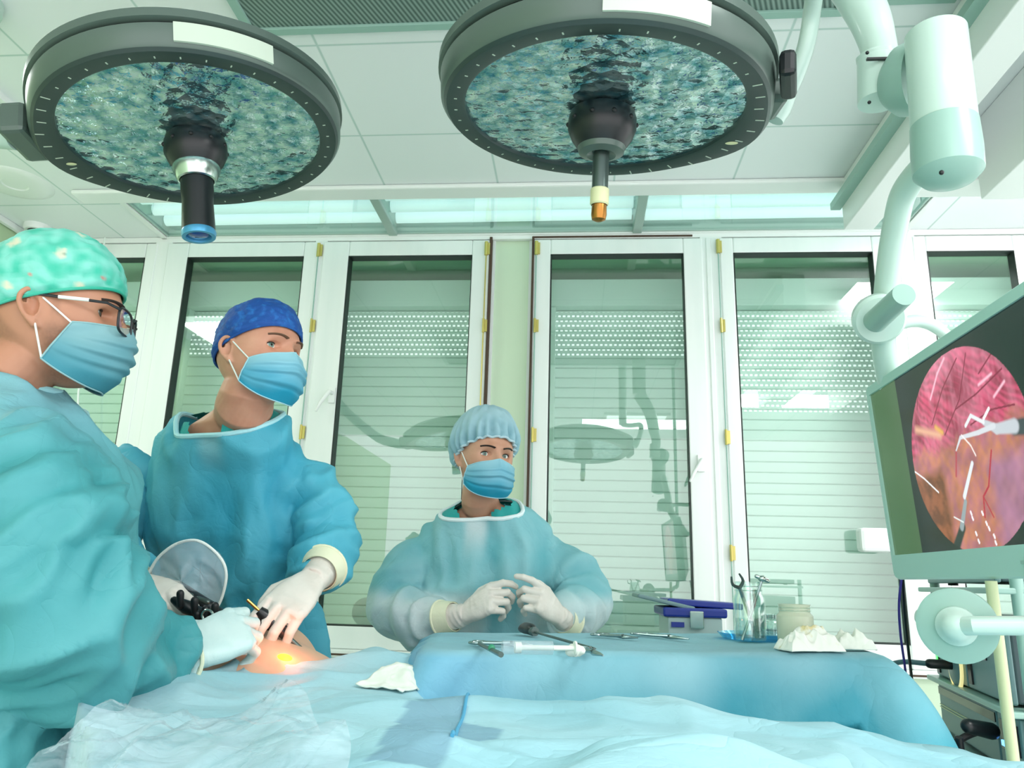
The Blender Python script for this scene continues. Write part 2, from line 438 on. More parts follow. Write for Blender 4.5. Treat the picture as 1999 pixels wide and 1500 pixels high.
mb.bb(-2.85, -.43, YW-.062, YW-.05, SZ-.012, SZ-.004); mb.bb(-.22, 4.6, YW-.062, YW-.05, SZ-.012, SZ-.004)
struct(mb.build('trim_6', M_darkgap, smooth=False))
# roller shutters outside each opening
def shutmat():
    m = mat('shutter_slats', '#cfe2dc', .45)
    nt = m.node_tree; N = nt.nodes; L = nt.links; b = N['Principled BSDF']
    g = N.new('ShaderNodeNewGeometry'); sp = N.new('ShaderNodeSeparateXYZ'); L.new(g.outputs['Position'], sp.inputs[0])
    def M(op, a, b_=None, c=None):
        n = N.new('ShaderNodeMath'); n.operation = op
        for i, q in enumerate((a, b_, c)):
            if q is None: continue
            if isinstance(q, (int, float)): n.inputs[i].default_value = q
            else: L.new(q, n.inputs[i])
        return n.outputs[0]
    X, Z = sp.outputs[0], sp.outputs[2]
    per = .026
    row = M('FLOOR', M('DIVIDE', Z, per))
    odd = M('MODULO', row, 2.0)
    fx = M('FRACT', M('ADD', M('DIVIDE', X, .024), M('MULTIPLY', odd, .5)))
    fz = M('FRACT', M('DIVIDE', Z, per))
    a = M('LESS_THAN', M('ABSOLUTE', M('SUBTRACT', fx, .5)), .27)
    c = M('LESS_THAN', M('ABSOLUTE', M('SUBTRACT', fz, .5)), .17)
    dot = M('MULTIPLY', a, c)
    lim = M('ADD', 2.36, M('MULTIPLY', M('GREATER_THAN', X, .65), -.28))
    on = M('MULTIPLY', dot, M('GREATER_THAN', Z, lim))
    on = M('MULTIPLY', on, M('LESS_THAN', Z, 2.61))
    mi = N.new('ShaderNodeMix'); mi.data_type = 'RGBA'; L.new(on, mi.inputs[0]); mi.inputs[6].default_value = (*lin('#d3e8de'), 1); mi.inputs[7].default_value = (*lin('#ffffff'), 1)
    L.new(mi.outputs[2], b.inputs['Base Color'])
    b.inputs['Emission Color'].default_value = (.9, 1, .97, 1); L.new(M('MULTIPLY', on, .45), b.inputs['Emission Strength'])  # slot dots painted white and emissive to imitate daylight coming through
    return m
M_slat = shutmat()
def shutter(x0, x1, lab):
    s = empty('roller_shutter', ((x0+x1)/2, YW+.27, SZ), lab, 'roller shutter', 'closed roller shutters behind the windows')
    b = MB(); b.bb(x0+.01, x1-.01, YW+.20, YW+.40, 2.62, 2.765); b.build('shutter_box', M_shut, s, smooth=False, bevel=.004)
    b = MB(); pr = []; z = 2.62; 
    prof = []
    while z > SZ+.0:
        prof += [(z, .0), (z-.004, .009), (z-.026, .012), (z-.048, .009)]; z -= .052
    rings = [[V((x, YW+.28-d, zz)) for x in (x0+.05, x1-.05)] for zz, d in prof]
    b.loft(rings, cap=False, closed=False); b.build('slats', M_slat, s)
    for x in (x0+.04, x1-.04):
        r = MB(); r.bb(x-.025, x+.025, YW+.22, YW+.30, SZ, 2.62); r.build('guide_rail', M_shut, s, smooth=False, bevel=.003)
shutter(-2.84, -2.18, 'pale roller shutter behind the leftmost window, beside the green wall')
shutter(-2.14, -1.30, 'pale roller shutter behind the window at the blue capped surgeon')
shutter(-1.29, -.48, 'pale slatted shutter behind the window between surgeon and green pillar')
shutter(-.18, .62, 'pale slatted shutter behind the window just right of the green pillar')
shutter(.64, 1.54, 'brightly lit shutter with many dotted slots behind the window left of the monitor')
shutter(1.58, 2.55, 'roller shutter behind the rightmost window above the monitor')
mb = MB(); mb.bb(-2.95, 4.6, YW+.45, YW+.5, 0, H+.2); struct(mb.build('wall_outer', M_shut, smooth=False))

# ------------------------------------------------------------------ ceiling trough lights
M_refl = mat('light_reflector', '#d4e8ec', .25, .2, bump=('n', 2, .1, .01))
M_tube_l = mat('soft_lit_tube', '#e4f2f2', .3, emit='#d8f4f6', es=.38)
M_divider = mat('trough_divider', '#a9bfb6', .4, .2)
xs = [TX0, -.925, .285, TX1]
for k in range(3):
    x0, x1 = xs[k]+.012, xs[k+1]-.012
    t = empty('ceiling_light', ((x0+x1)/2, 3.27, H), ('recessed ceiling light with ribbed reflector, leftmost bay above windows', 'recessed ceiling light with ribbed reflector, middle bay above the green pillar', 'recessed ceiling light with ribbed reflector, right bay beside the arm tube')[k], 'ceiling light', 'recessed lights in the trough above the windows')
    b = MB(); n = 28; rings = []
    for i in range(n*3+1):
        u_ = i/(n*3); y = TY0+.01+(TY1-TY0-.02)*u_
        z = H+.085+.022*math.cos(u_*2*PI*5) + .0
        rings.append([V((x0, y, z)), V((x1, y, z))])
    b.loft(rings, False, False); b.build('reflector', M_refl, t)
    b = MB(); b.bb(x0, x1, TY0-.0, TY0+.01, H-.002, H+.14); b.bb(x0, x1, TY1-.01, TY1, H-.002, H+.14); b.bb(x0-.008, x0, TY0, TY1, H-.004, H+.14); b.bb(x1, x1+.008, TY0, TY1, H-.004, H+.14); b.build('housing', M_divider, t, smooth=False)
    for j, y in enumerate((3.155, 3.27, 3.385)):
        b = MB(); b.tube([(x0+.02, y, H+.052), (x1-.02, y, H+.058)], .030, 14); b.build('lamp_tube', M_tube_l, t)
    b = MB(); b.bb(x0, x1, TY0+.01, TY1-.01, H+.004, H+.007); b.build('cover_pane', M_win, t, smooth=False)
tr = MB()
for x in xs[1:3]: tr.bb(x-.022, x+.022, TY0, TY1, H-.012, H+.15)
struct(tr.build('trim_7', M_divider, smooth=False, bevel=.004))
tr = MB(); tr.bb(TX0-.03, TX0, TY0-.02, TY1+.02, H-.01, H); tr.bb(TX1, TX1+.03, TY0-.02, TY1+.02, H-.01, H); tr.bb(TX0-.03, TX1+.03, TY1, TY1+.02, H-.01, H); struct(tr.build('trim_8', M_white, smooth=False, bevel=.002))
mb = MB(); mb.bb(TX0-.1, TX1+.1, TY0-.1, 3.6, H+.16, H+.18); struct(mb.build('ceiling_void', M_shut, smooth=False))
# other ceiling lights behind the camera (the lamps the room is lit by)
M_panel = mat('light_panel', '#ffffff', .5, emit='#f0fffa', es=1.8)
for (x, y, l) in ((.6, -.9, 'flat ceiling light panel behind the camera, rearmost of the three'), (-2.42, 2.1, 'flat ceiling light panel near the left green wall'), (1.75, .2, 'flat ceiling light panel over the right side of the room')):
    t = empty('fluorescent_lamp', (x, y, H), l, 'ceiling light', 'flat ceiling light panels')
    b = MB(); hw = .30; b.bb(x-hw, x+hw, y-.27, y+.27, H-.02, H-.008); b.build('diffuser', M_panel, t, smooth=False)
    b = MB(); b.bb(x-hw-.03, x+hw+.03, y-.30, y-.27, H-.025, H); b.bb(x-hw-.03, x+hw+.03, y+.27, y+.30, H-.025, H); b.bb(x-hw-.03, x-hw, y-.27, y+.27, H-.025, H); b.bb(x+hw, x+hw+.03, y-.27, y+.27, H-.025, H); b.build('frame', M_white, t, smooth=False)

# ceiling grating
def grate():
    m = mat('perforated_grating', '#6f8480', .5, .3)
    nt = m.node_tree; N = nt.nodes; L = nt.links; b = N['Principled BSDF']
    g = N.new('ShaderNodeNewGeometry'); mp = N.new('ShaderNodeMapping'); mp.inputs['Rotation'].default_value = (0, 0, .35); L.new(g.outputs['Position'], mp.inputs[0])
    wv = N.new('ShaderNodeTexWave'); wv.inputs['Scale'].default_value = 22; L.new(mp.outputs[0], wv.inputs[0])
    mi = N.new('ShaderNodeMix'); mi.data_type = 'RGBA'; L.new(wv.outputs['Fac'], mi.inputs[0]); mi.inputs[6].default_value = (*lin('#4f6660'), 1); mi.inputs[7].default_value = (*lin('#93a8a2'), 1)
    L.new(mi.outputs[2], b.inputs['Base Color'])
    return m
M_grate = grate()
def vent(x0, x1, y0, y1, lab):
    t = empty('ceiling_vent', ((x0+x1)/2, (y0+y1)/2, H), lab, 'ceiling vent')
    b = MB(); b.bb(x0, x1, y0, y1, H-.008, H-.001); b.build('grating', M_grate, t, smooth=False)
    b = MB(); e = .03; b.bb(x0-e, x1+e, y0-e, y0, H-.016, H-.001); b.bb(x0-e, x1+e, y1, y1+e, H-.016, H-.001); b.bb(x0-e, x0, y0, y1, H-.016, H-.001); b.bb(x1, x1+e, y0, y1, H-.016, H-.001); b.build('frame', M_armg, t, smooth=False, bevel=.002)
vent(-1.02, .75, 1.2, 1.97, 'wide grey perforated ceiling vent between and behind the two surgical lamps')
vent(.84, 1.05, 1.6, 1.93, 'small grey ceiling vent at the top right beside the white arm')
# round ceiling speaker
c = at(30, 357, z=H); mb = MB(); mb.lathe([(0.001, -.006), (.05, -.006), (.055, -.010), (.12, -.010), (.15, -.004), (.155, 0)], Matrix.Translation(c), 40)
tag(mb.build('ceiling_speaker', M_white), 'round white ceiling speaker on the ceiling above the left surgeon', 'speaker')
c = at(88, 468, z=H-.02) ; c = V((-2.72, 3.33, H))
t = empty('dome_camera', c, 'small white dome camera with black band in the far left ceiling corner', 'security camera')
b = MB(); b.lathe([(.001, -.03), (.055, -.03), (.062, -.02), (.062, 0)], Matrix.Translation(c), 28); b.build('base', M_white, t)
b = MB(); b.sphere(c-V((0, 0, .03)), (.042, .042, .04)); b.build('dome', M_black, t)

# white beams of the air hood on the right of the ceiling
t = empty('air_hood', (1.7, 2.3, H), 'white rectangular ceiling air hood frame behind the monitor arm', 'air hood')
b = MB(); b.bb(1.10, 1.22, 1.2, 3.02, 2.70, H-.001); b.build('side_beam', M_white, t, smooth=False, bevel=.004)
b = MB(); b.bb(1.22, 2.9, 2.62, 2.75, 2.70, H-.001); b.build('cross_beam', M_white, t, smooth=False, bevel=.004)
b = MB(); b.bb(1.44, 1.60, .9, 2.62, 2.62, H-.001); b.build('side_beam', M_white, t, smooth=False, bevel=.004)
b = MB(); b.bb(1.06, 1.10, 1.3, 3.04, 2.80, 2.83); b.build('rail', M_armg, t, smooth=False)
b = MB(); b.bb(1.95, 2.2, 1.0, 2.5, 2.55, H-.001); b.build('duct', M_white, t, smooth=False, bevel=.004)

# ------------------------------------------------------------------ surgical lamps
def frame_m(c, n, ref):
    n = V(n).normalized(); x = V(ref); x = (x-n*x.dot(n)).normalized(); y = n.cross(x)
    return Matrix(((x.x, y.x, n.x, c[0]), (x.y, y.y, n.y, c[1]), (x.z, y.z, n.z, c[2]), (0, 0, 0, 1)))
def lampglass():
    m = bpy.data.materials.new('dimpled_lamp_glass'); m.use_nodes = True; nt = m.node_tree; N = nt.nodes; L = nt.links; b = N['Principled BSDF']
    b.inputs['Metallic'].default_value = .85; b.inputs['Roughness'].default_value = .1
    tc = N.new('ShaderNodeTexCoord')
    v = N.new('ShaderNodeTexVoronoi'); v.inputs['Scale'].default_value = 32; L.new(tc.outputs['Object'], v.inputs['Vector'])
    n = N.new('ShaderNodeTexNoise'); n.inputs['Scale'].default_value = 30; n.inputs['Detail'].default_value = 3; L.new(tc.outputs['Object'], n.inputs['Vector'])
    ad = N.new('ShaderNodeMath'); ad.operation = 'ADD'; L.new(v.outputs['Distance'], ad.inputs[0]); L.new(n.outputs['Fac'], ad.inputs[1])
    bn = N.new('ShaderNodeBump'); bn.inputs['Strength'].default_value = .37; bn.inputs['Distance'].default_value = .02; L.new(ad.outputs[0], bn.inputs['Height']); L.new(bn.outputs[0], b.inputs['Normal'])
    cr = N.new('ShaderNodeValToRGB'); L.new(n.outputs['Fac'], cr.inputs[0])
    cr.color_ramp.elements[0].position = .35; cr.color_ramp.elements[0].color = (*lin('#5c9aa6'), 1)
    cr.color_ramp.elements[1].position = .65; cr.color_ramp.elements[1].color = (*lin('#cfe4e2'), 1)
    L.new(cr.outputs[0], b.inputs['Base Color'])
    return m
M_lglass = lampglass()
def surgical_lamp(c, n, lab, bulge, label_dir, kind, blk):
    t = empty('surgical_lamp', V(c)+V((0, 0, .1)), lab, 'surgical lamp', 'round surgical lamps under the ceiling')
    M = frame_m(c, n, (1, 0, 0))
    NN = 96
    def ringpts(r, z, ex=1.0):
        P = []
        for k in range(NN):
            a = 2*PI*k/NN; da = (a-bulge+PI) % (2*PI)-PI
            rr = r + ex*.030*math.exp(-(da/.38)**2)
            P.append(M @ V((rr*math.cos(a), rr*math.sin(a), z)))
        return P
    h = MB(); h.loft([ringpts(.326, .004), ringpts(.333, .012), ringpts(.336, .052), ringpts(.331, .056)], cap=False); h.build('side_band', M_dark, t)
    h = MB(); h.loft([ringpts(.328, .055), ringpts(.328, .062)], cap=False); h.build('groove', M_black, t)
    h = MB(); h.loft([ringpts(.331, .060), ringpts(.341, .064), ringpts(.341, .082), ringpts(.31, .105, .5), ringpts(.2, .135, 0), ringpts(.01, .14, 0)]); h.build('top_shell', M_dark, t)
    h = MB(); h.loft([ringpts(.283, .010, 0), ringpts(.284, .001, 0), ringpts(.290, -.002, 0), ringpts(.321, -.002), ringpts(.327, .004)], cap=False); h.build('bezel_ring', M_dark2, t)
    g = MB(); rings = [[M @ V((r*math.cos(2*PI*k/96), r*math.sin(2*PI*k/96), .008+.0*r)) for k in range(96)] for r in (.286, .2, .1, .02)]
    g.loft(rings, cap=False); g.build('dimpled_glass', M_lglass, t)
    g = MB()
    for k in range(40):
        a = 2*PI*k/40+.06; da = abs((a-bulge+PI) % (2*PI)-PI); ln = .006 + (.012 if da < .9 else 0)
        r0 = .300+ (.012 if da < .5 else 0); 
        X = V((math.cos(a), math.sin(a), 0)); Y = V((-math.sin(a), math.cos(a), 0)); w_ = .0013
        q = [X*r0-Y*w_, X*(r0+ln)-Y*w_, X*(r0+ln)+Y*w_, X*r0+Y*w_]
        g.add([M @ (p+V((0, 0, -.0028))) for p in q]+[M @ (p+V((0, 0, -.001))) for p in q], [(0, 1, 2, 3), (4, 7, 6, 5), (0, 4, 5, 1), (1, 5, 6, 2), (2, 6, 7, 3), (3, 7, 4, 0)])
    g.build('graduation_marks', M_label, t, smooth=False)
    # small emblem mark at the handle side (a leaf shaped tick)
    a = bulge; g = MB(); g.sphere(M @ V((.312*math.cos(a), .312*math.sin(a), -.003)), (.014, .006, .0015)); g.build('emblem', M_cream, t)
    # blank label strip following the band
    g = MB(); R_ = []
    a0, a1 = label_dir
    for k in range(17):
        a = a0+(a1-a0)*k/16
        R_.append([M @ V((.338*math.cos(a), .338*math.sin(a), .011)), M @ V((.339*math.cos(a), .339*math.sin(a), .053)), M @ V((.333*math.cos(a), .333*math.sin(a), .053)), M @ V((.333*math.cos(a), .333*math.sin(a), .011))])
    g.loft(R_); g.build('label_strip', M_label, t)
    # hub and handle (axis is -z)
    h = MB(); h.lathe([(.052, .008), (.066, .0), (.070, -.015), (.070, -.035), (.062, -.055), (.048, -.075)], M, 40)
    h.build('hub', M_black, t)
    for j in range(10):
        k_ = MB(); a = 2*PI*j/10; k_.sphere(M @ V((.069*math.cos(a), .069*math.sin(a), -.024)), .0055, 8, 6); k_.build('grip_knob', M_blackr, t)
    if kind == 1:
        h = MB(); h.lathe([(.051, -.070), (.053, -.078), (.042, -.104), (.038, -.106)], M, 40); h.build('silver_collar', M_chrome, t)
        hd = MB(); hd.lathe([(.036, -.100), (.036, -.13), (.034, -.16), (.036, -.215), (.036, -.232)], M, 40); ho = hd.build('handle', M_black, t)
        e = MB(); e.lathe([(.036, -.230), (.038, -.236), (.036, -.246), (.028, -.246), (.026, -.236)], M, 40); e.build('end_ring', M_bluer, ho)
        e = MB(); e.lathe([(.027, -.238), (.018, -.243), (.006, -.245), (.0005, -.2455)], M, 40); e.build('lens', M_lens, ho)
    else:
        h = MB(); h.lathe([(.050, -.070), (.046, -.084), (.030, -.090), (.016, -.084)], M, 40); h.build('grey_collar', M_dark, t)
        hd = MB(); hd.lathe([(.0165, -.075), (.0165, -.165)], M, 24); ho = hd.build('handle', M_dsteel, t)
        e = MB(); e.lathe([(.0165, -.160), (.019, -.162), (.019, -.192), (.0165, -.195)], M, 24); e.build('collar', M_cream, ho)
        e = MB(); e.lathe([(.015, -.194), (.016, -.215), (.014, -.225), (.006, -.229), (.0005, -.229)], M, 24); e.build('copper_tip', M_brass2, ho)
    # mounting block at the bulge
    X = V((math.cos(blk), math.sin(blk), 0)); c2 = M @ (X*(.375 if kind == 1 else .345)+V((0, 0, .045)))
    rot = (M.to_3x3() @ Matrix.Rotation(blk, 3, 'Z'))
    h = MB(); h.box(c2, (.06, .14, .075) if kind == 1 else (.045, .10, .05), rot); h.build('mount_block', M_dark, t, smooth=False, bevel=.012)
    return t, M
L1C = (-.896, 1.526, 2.229); L2C = (.048, 1.394, 2.185)
l1, LM1 = surgical_lamp(L1C, (-.149, -.039, 1), 'round dark grey surgical lamp with black camera handle, at upper left', math.radians(178), (math.radians(290), math.radians(323)), 1, math.radians(190))
l2, LM2 = surgical_lamp(L2C, (.033, -.135, 1), 'round dark grey surgical lamp with thin copper tipped handle, at top centre', math.radians(24), (math.radians(268), math.radians(300)), 2, math.radians(4))
# lamp arms
p0 = LM1 @ V((-.41, -.07, .045))
b = MB(); b.tube([p0+V((.02, 0, 0)), p0+V((-.06, 0, .01)), p0+V((-.20, .05, .06)), (-1.75, 1.75, 2.5), (-1.85, 1.8, 2.89)], [.036, .036, .033, .033, .04], 20, smooth=6); o = b.build('yoke', M_arm, l1)
b = MB(); b.lathe([(.10, 0), (.10, -.03), (.05, -.05)], Matrix.Translation((-1.85, 1.8, H)), 30); b.build('ceiling_mount', M_arm, l1)
b = MB()
b.tube([at(1512, 235, d=1.62), at(1522, 215, d=1.62), at(1532, 185, d=1.62)], [.019, .023, .024], 16); b.build('yoke_socket', M_arm, l2)
b = MB(); b.tube([at(1526, 200, d=1.62), at(1548, 160, d=1.60), at(1572, 95, d=1.58), at(1584, 30, d=1.56), at(1588, -40, d=1.5), at(1560, -120, d=1.42), at(1520, -200, d=1.36)], .0175, 18, smooth=6); b.build('yoke', M_arm, l2)
b = MB(); p = at(1520, -200, d=1.36); b.tube([p, (p.x, p.y, H)], .03, 18); b.build('ceiling_mount', M_arm, l2)
b = MB(); b.box(LM2 @ V((.345, -.10, .03)), (.03, .11, .05), LM2.to_3x3() @ Matrix.Rotation(-.28, 3, 'Z')); b.build('latch', M_black, l2, smooth=False, bevel=.01)

# ------------------------------------------------------------------ monitor arm
t = empty('jointed_arm', at(1640, -300, d=1.5), 'big white jointed ceiling arm with bent tubes carrying the monitor', 'ceiling arm')
A = lambda x, y, d: at(x, y, d=d)
b = MB(); b.tube([A(1560, -160, 1.62), A(1640, -60, 1.58), A(1690, 20, 1.52), A(1712, 80, 1.5), A(1722, 130, 1.48)], [.048, .045, .040, .034, .030], 28, smooth=6); b.tube([A(1560, -160, 1.62), V((A(1560, -160, 1.62).x, A(1560, -160, 1.62).y, H))], .05, 24); b.build('upper_arm', M_arm, t)
b = MB(); b.tube([A(1712, 112, 1.48), A(1716, 200, 1.46)], [.036, .038], 28); b.tube([A(1711, 106, 1.48), A(1712, 114, 1.48)], .037, 28); b.build('elbow_joint', M_arm, t)
b = MB(); b.box(A(1716, 115, 1.435), (.045, .006, .004)); b.build('clamp_gap', M_black, t)
for q in (A(1693, 103, 1.435), A(1697, 200, 1.42), A(1728, 196, 1.42)): b = MB(); b.sphere(q, .0035, 8, 6); b.build('screw', M_black, t)
b = MB(); b.tube([A(1722, 165, 1.46), A(1745, 162, 1.44), A(1790, 155, 1.40)], [.028, .032, .032], 24); b.build('cross_shaft', M_arm, t)
b = MB(); b.tube([A(1752, 160, 1.44), A(1762, 159, 1.43), A(1800, 150, 1.40)], [.052, .064, .070], 32, ends=False); b.build('shoulder_cap', M_armg, t)
top = A(1826, 65, 1.33); bot = A(1853, 355, 1.26)
dd = (bot-top)
b = MB(); b.tube([top, top+dd*.01, top+dd*.62, top+dd*.63], [.046, .049, .051, .050], 40); b.build('spring_housing', M_arm, t)
b = MB(); b.tube([top+dd*.635, top+dd*.80, top+dd*.94, top+dd*.99, top+dd*1.02], [.052, .054, .053, .040, .012], 40); bo = b.build('housing_cap', M_armg, t)
b = MB(); b.sphere(A(1838, 337, 1.207), .004, 8, 6); b.build('cap_screw', M_black, bo)
b = MB(); b.tube([A(1840, 300, 1.36), A(1795, 335, 1.42), A(1763, 380, 1.48), A(1748, 440, 1.52), A(1738, 500, 1.55), A(1730, 570, 1.58), A(1725, 640, 1.60), A(1728, 700, 1.62), A(1745, 780, 1.66), A(1770, 860, 1.70)], [.024]*10, 24, smooth=6); b.build('drop_tube', M_arm, t)
# disc hub with knob
cd = A(1715, 622, 1.56); nd = (CAM-cd).normalized(); nd = (nd+V((.25, 0, -.25))).normalized()
b = MB(); b.tube([cd-nd*.03, cd-nd*.012, cd+nd*.008, cd+nd*.014], [.030, .050, .052, .046], 36); b.build('hub_disc', M_arm, t)
b = MB(); b.tube([A(1708, 628, 1.53), A(1765, 575, 1.40)], [.023, .021], 28); b.build('hub_knob', M_armg, t)
b = MB(); b.tube([A(1755, 632, 1.57), A(1790, 627, 1.58), A(1825, 638, 1.60), A(1850, 665, 1.64), A(1880, 760, 1.66), A(1885, 800, 1.66)], .013, 16, smooth=5); b.build('side_tube', M_arm, t)

# ------------------------------------------------------------------ monitor
MBL = V((.669, 1.728, 1.273)); ME = V((math.cos(-1.576), math.sin(-1.576), 0)); MN = V((0, 0, 1)).cross(ME)  # MN points away from viewer side?
MUP = V((0, 0, 1))*math.cos(-.058)+MN*math.sin(-.058); MH = .42; MW = .72
MNN = ME.cross(MUP).normalized()
if MNN.dot(CAM-MBL) < 0: MNN = -MNN
def mp(u_, v_, d=0): return MBL+ME*u_+MUP*v_+MNN*d
t = empty('monitor', mp(MW/2, 0), 'large pale green framed video monitor showing a surgical camera picture', 'monitor')
b = MB()
def rrect(x0, x1, y0, y1, r, d):
    P = []
    for cx, cy, a0 in ((x1-r, y1-r, 0), (x0+r, y1-r, 90), (x0+r, y0+r, 180), (x1-r, y0+r, 270)):
        for k in range(5):
            a = math.radians(a0+k*22.5); P.append(mp(cx+r*math.cos(a), cy+r*math.sin(a), d))
    return P
BZ = .016; BB = .05
b.loft([rrect(0, MW, 0, MH, .016, -.05), rrect(0, MW, 0, MH, .016, -.006), rrect(.004, MW-.004, .004, MH-.004, .014, 0), rrect(BZ, MW-BZ, BB, MH-BZ-.006, .002, 0), rrect(BZ, MW-BZ, BB, MH-BZ-.006, .002, -.006)], cap=False)
b.build('bezel', M_monitor, t)
b = MB(); b.loft([rrect(.01, MW-.01, .01, MH-.01, .012, -.05), rrect(.08, MW-.08, .06, MH-.06, .02, -.085)]); b.build('back_shell', M_armg, t)
b = MB()
for k in range(4): b.box(mp(.50+k*.018, .024, .001), (.003, .010, .005)); 
b.build('buttons', M_armg, t, smooth=False)
# screen picture
SX0, SX1, SY0, SY1 = BZ, MW-BZ, BB, MH-BZ-.006
def uv(px, py):
    v = ray(px, py); s_ = (MBL-CAM).dot(MNN)/v.dot(MNN); q = CAM+v*s_-MBL
    return q.dot(ME), q.dot(MUP)
nx, ny = 420, 280
U, W_ = np.meshgrid(np.linspace(SX0, SX1, nx), np.linspace(SY0, SY1, ny))
img = np.zeros((ny, nx, 3)); img[:] = lin('#43603f')
img[U > .15] = lin('#16211f')
ul = uv(1770, 850)[0]; vt = uv(1893, 657)[1]; vb = uv(1900, 1082)[1]; ur = uv(1999, 860)[0]+.02
cu, cv, ru, rv = (ul+ur)/2, (vt+vb)/2, (ur-ul)/2, (vt-vb)/2
rv = max(rv, .17)
print('screen circle', cu, cv, ru, rv)
inside = ((U-cu)/ru)**2+((W_-cv)/rv)**2 < 1
rng = np.random.RandomState(3)
def fbm(fx, fy, seed, oct_=4):
    r_ = np.random.RandomState(seed); out = np.zeros_like(U); amp = 1
    for o_ in range(oct_):
        a = r_.uniform(0, 6.28, 6); th = r_.uniform(0, 6.28, 6)
        for k in range(6): out += amp/6*np.sin((U*fx*np.cos(th[k])+W_*fy*np.sin(th[k]))*2**o_*r_.uniform(.8, 1.2)+a[k]+out*1.5)
        amp *= .6
    return out
n1 = fbm(60, 60, 1); n2 = fbm(150, 40, 2); n3 = fbm(90, 90, 5)
pink = np.array(lin('#c2456a')); lpink = np.array(lin('#e9a0b6')); tan_ = np.array(lin('#b8765a')); brown = np.array(lin('#7c4a30')); purp = np.array(lin('#9d7090')); dred = np.array(lin('#8e2c48'))
k1 = np.clip(.5+n1*.6, 0, 1)[..., None]; k2 = np.clip(.4+n2*.7, 0, 1)[..., None]
st_ = np.clip(.45+fbm(35, 35, 11, 3)*.9+.5*np.sin((U*1.0+W_*1.6)*230+fbm(40, 40, 12, 3)*5), 0, 1)[..., None]
n5 = np.clip(.5+fbm(70, 70, 21, 3)*.5, 0, 1)[..., None]; n6 = np.clip(.5+fbm(110, 110, 22, 4)*.9, 0, 1)[..., None]
upper = dred*(1-st_)+pink*st_; upper = upper*(1-k2*.35)+lpink*k2*.35; tipk = np.clip((W_-uv(1880, 740)[1])/.07, 0, 1)[..., None]*.35; upper = upper*(1-tipk)+lpink*tipk
upper = upper*(.72+.5*n5)
lower = tan_*(1-n6*.6)+dred*.5*n6*.6+purp*n6*.35; lower = lower*(.6+.65*n5)
vm = uv(1850, 880)[1]
s_ = np.clip((W_-vm+.02*n3)/.03, 0, 1)[..., None]
org = lower*(1-s_)+upper*s_; purp = purp*(.7+.5*n5); brown = brown*(.65+.7*n6)
lb = np.clip((uv(1850, 960)[0]-U)/.02, 0, 1)*np.clip((vm-.02-W_)/.02, 0, 1)
org = org*(1-lb[..., None])+brown*lb[..., None]
rb = (np.clip((U-uv(1925, 960)[0])/.03, 0, 1)*np.clip((vm-.02-W_)/.03, 0, 1))[..., None]*.75
org = org*(1-rb)+purp*rb
img[inside] = org[inside]
def stroke(pts, wd, col, only=True, soft=.35):
    q = [uv(*p) for p in pts]
    wd = wd if hasattr(wd, '__len__') else [wd]*len(pts)
    for (a, b_), w0, w1 in zip(zip(q[:-1], q[1:]), wd[:-1], wd[1:]):
        dx, dy = b_[0]-a[0], b_[1]-a[1]; L2 = dx*dx+dy*dy+1e-12
        tt = np.clip(((U-a[0])*dx+(W_-a[1])*dy)/L2, 0, 1); dist = np.hypot(U-a[0]-tt*dx, W_-a[1]-tt*dy); ww = w0+(w1-w0)*tt
        al = np.clip((ww-dist)/(ww*soft), 0, 1)
        if only: al = al*inside
        img[:] = img*(1-al[..., None])+np.array(lin(col))*al[..., None]
for p in ([(1862, 700), (1835, 760), (1815, 830)], [(1880, 690), (1868, 780), (1840, 850)], [(1950, 720), (1900, 770), (1860, 800)], [(1930, 690), (1905, 730)], [(1790, 740), (1786, 800)], [(1975, 790), (1930, 800), (1890, 830)]):
    stroke(p, .0018, '#7c1f3d')
for p in ([(1838, 700), (1825, 730), (1812, 780)], [(1930, 730), (1905, 752)], [(1955, 745), (1935, 775)]): stroke(p, .004, '#f3b6c8', soft=.9)
stroke([(1785, 840), (1830, 850)], .012, '#d9a58a', soft=.9); stroke([(1822, 835), (1835, 845)], .008, '#d8a855', soft=.9)
stroke([(1930, 880), (1925, 950), (1915, 970), (1918, 1010)], .0025, '#a8243a'); stroke([(1915, 970), (1935, 1010)], .0018, '#a8243a'); stroke([(1862, 880), (1862, 930)], .003, '#a83b4c')
# upper instrument
stroke([(1999, 832), (1975, 835)], [.016, .015], '#3c4449'); stroke([(1975, 832), (1940, 838), (1915, 825)], [.014, .010, .006], '#b9bfc6'); stroke([(1915, 825), (1890, 812), (1880, 832)], .004, '#d9dee2'); stroke([(1935, 832), (1905, 845), (1870, 855), (1862, 880)], [.006, .005, .004, .002], '#c9ced4'); stroke([(1915, 818), (1925, 798)], .0035, '#eef2f4')
stroke([(1872, 850), (1890, 870), (1900, 890)], .0018, '#efe3e0')
# lower instrument
stroke([(1860, 1078), (1875, 1030)], [.013, .011], '#25302f'); stroke([(1873, 1030), (1880, 980)], [.008, .006], '#8b989c'); stroke([(1878, 970), (1893, 905)], [.006, .005], '#d6dde6')
stroke([(1780, 920), (1800, 935), (1828, 962)], .0018, '#f1f4f6')
for p in ((1890, 1000), (1893, 1010), (1920, 1020), (1925, 1030), (1935, 1045), (1938, 1058), (1900, 1040), (1905, 1055), (1912, 1000)): stroke([p, (p[0]+2, p[1]+5)], .0028, '#f4f0fa')
stroke([(1858, 1010), (1876, 1020)], .0015, '#dfe6e4'); stroke([(1851, 1060), (1853, 1066)], .002, '#e8e0a0')
b = MB(); vs = [tuple(mp(a, c_, -.004)) for a, c_ in zip(U.ravel(), W_.ravel())]
fs = [(j*nx+i, j*nx+i+1, (j+1)*nx+i+1, (j+1)*nx+i) for j in range(ny-1) for i in range(nx-1)]
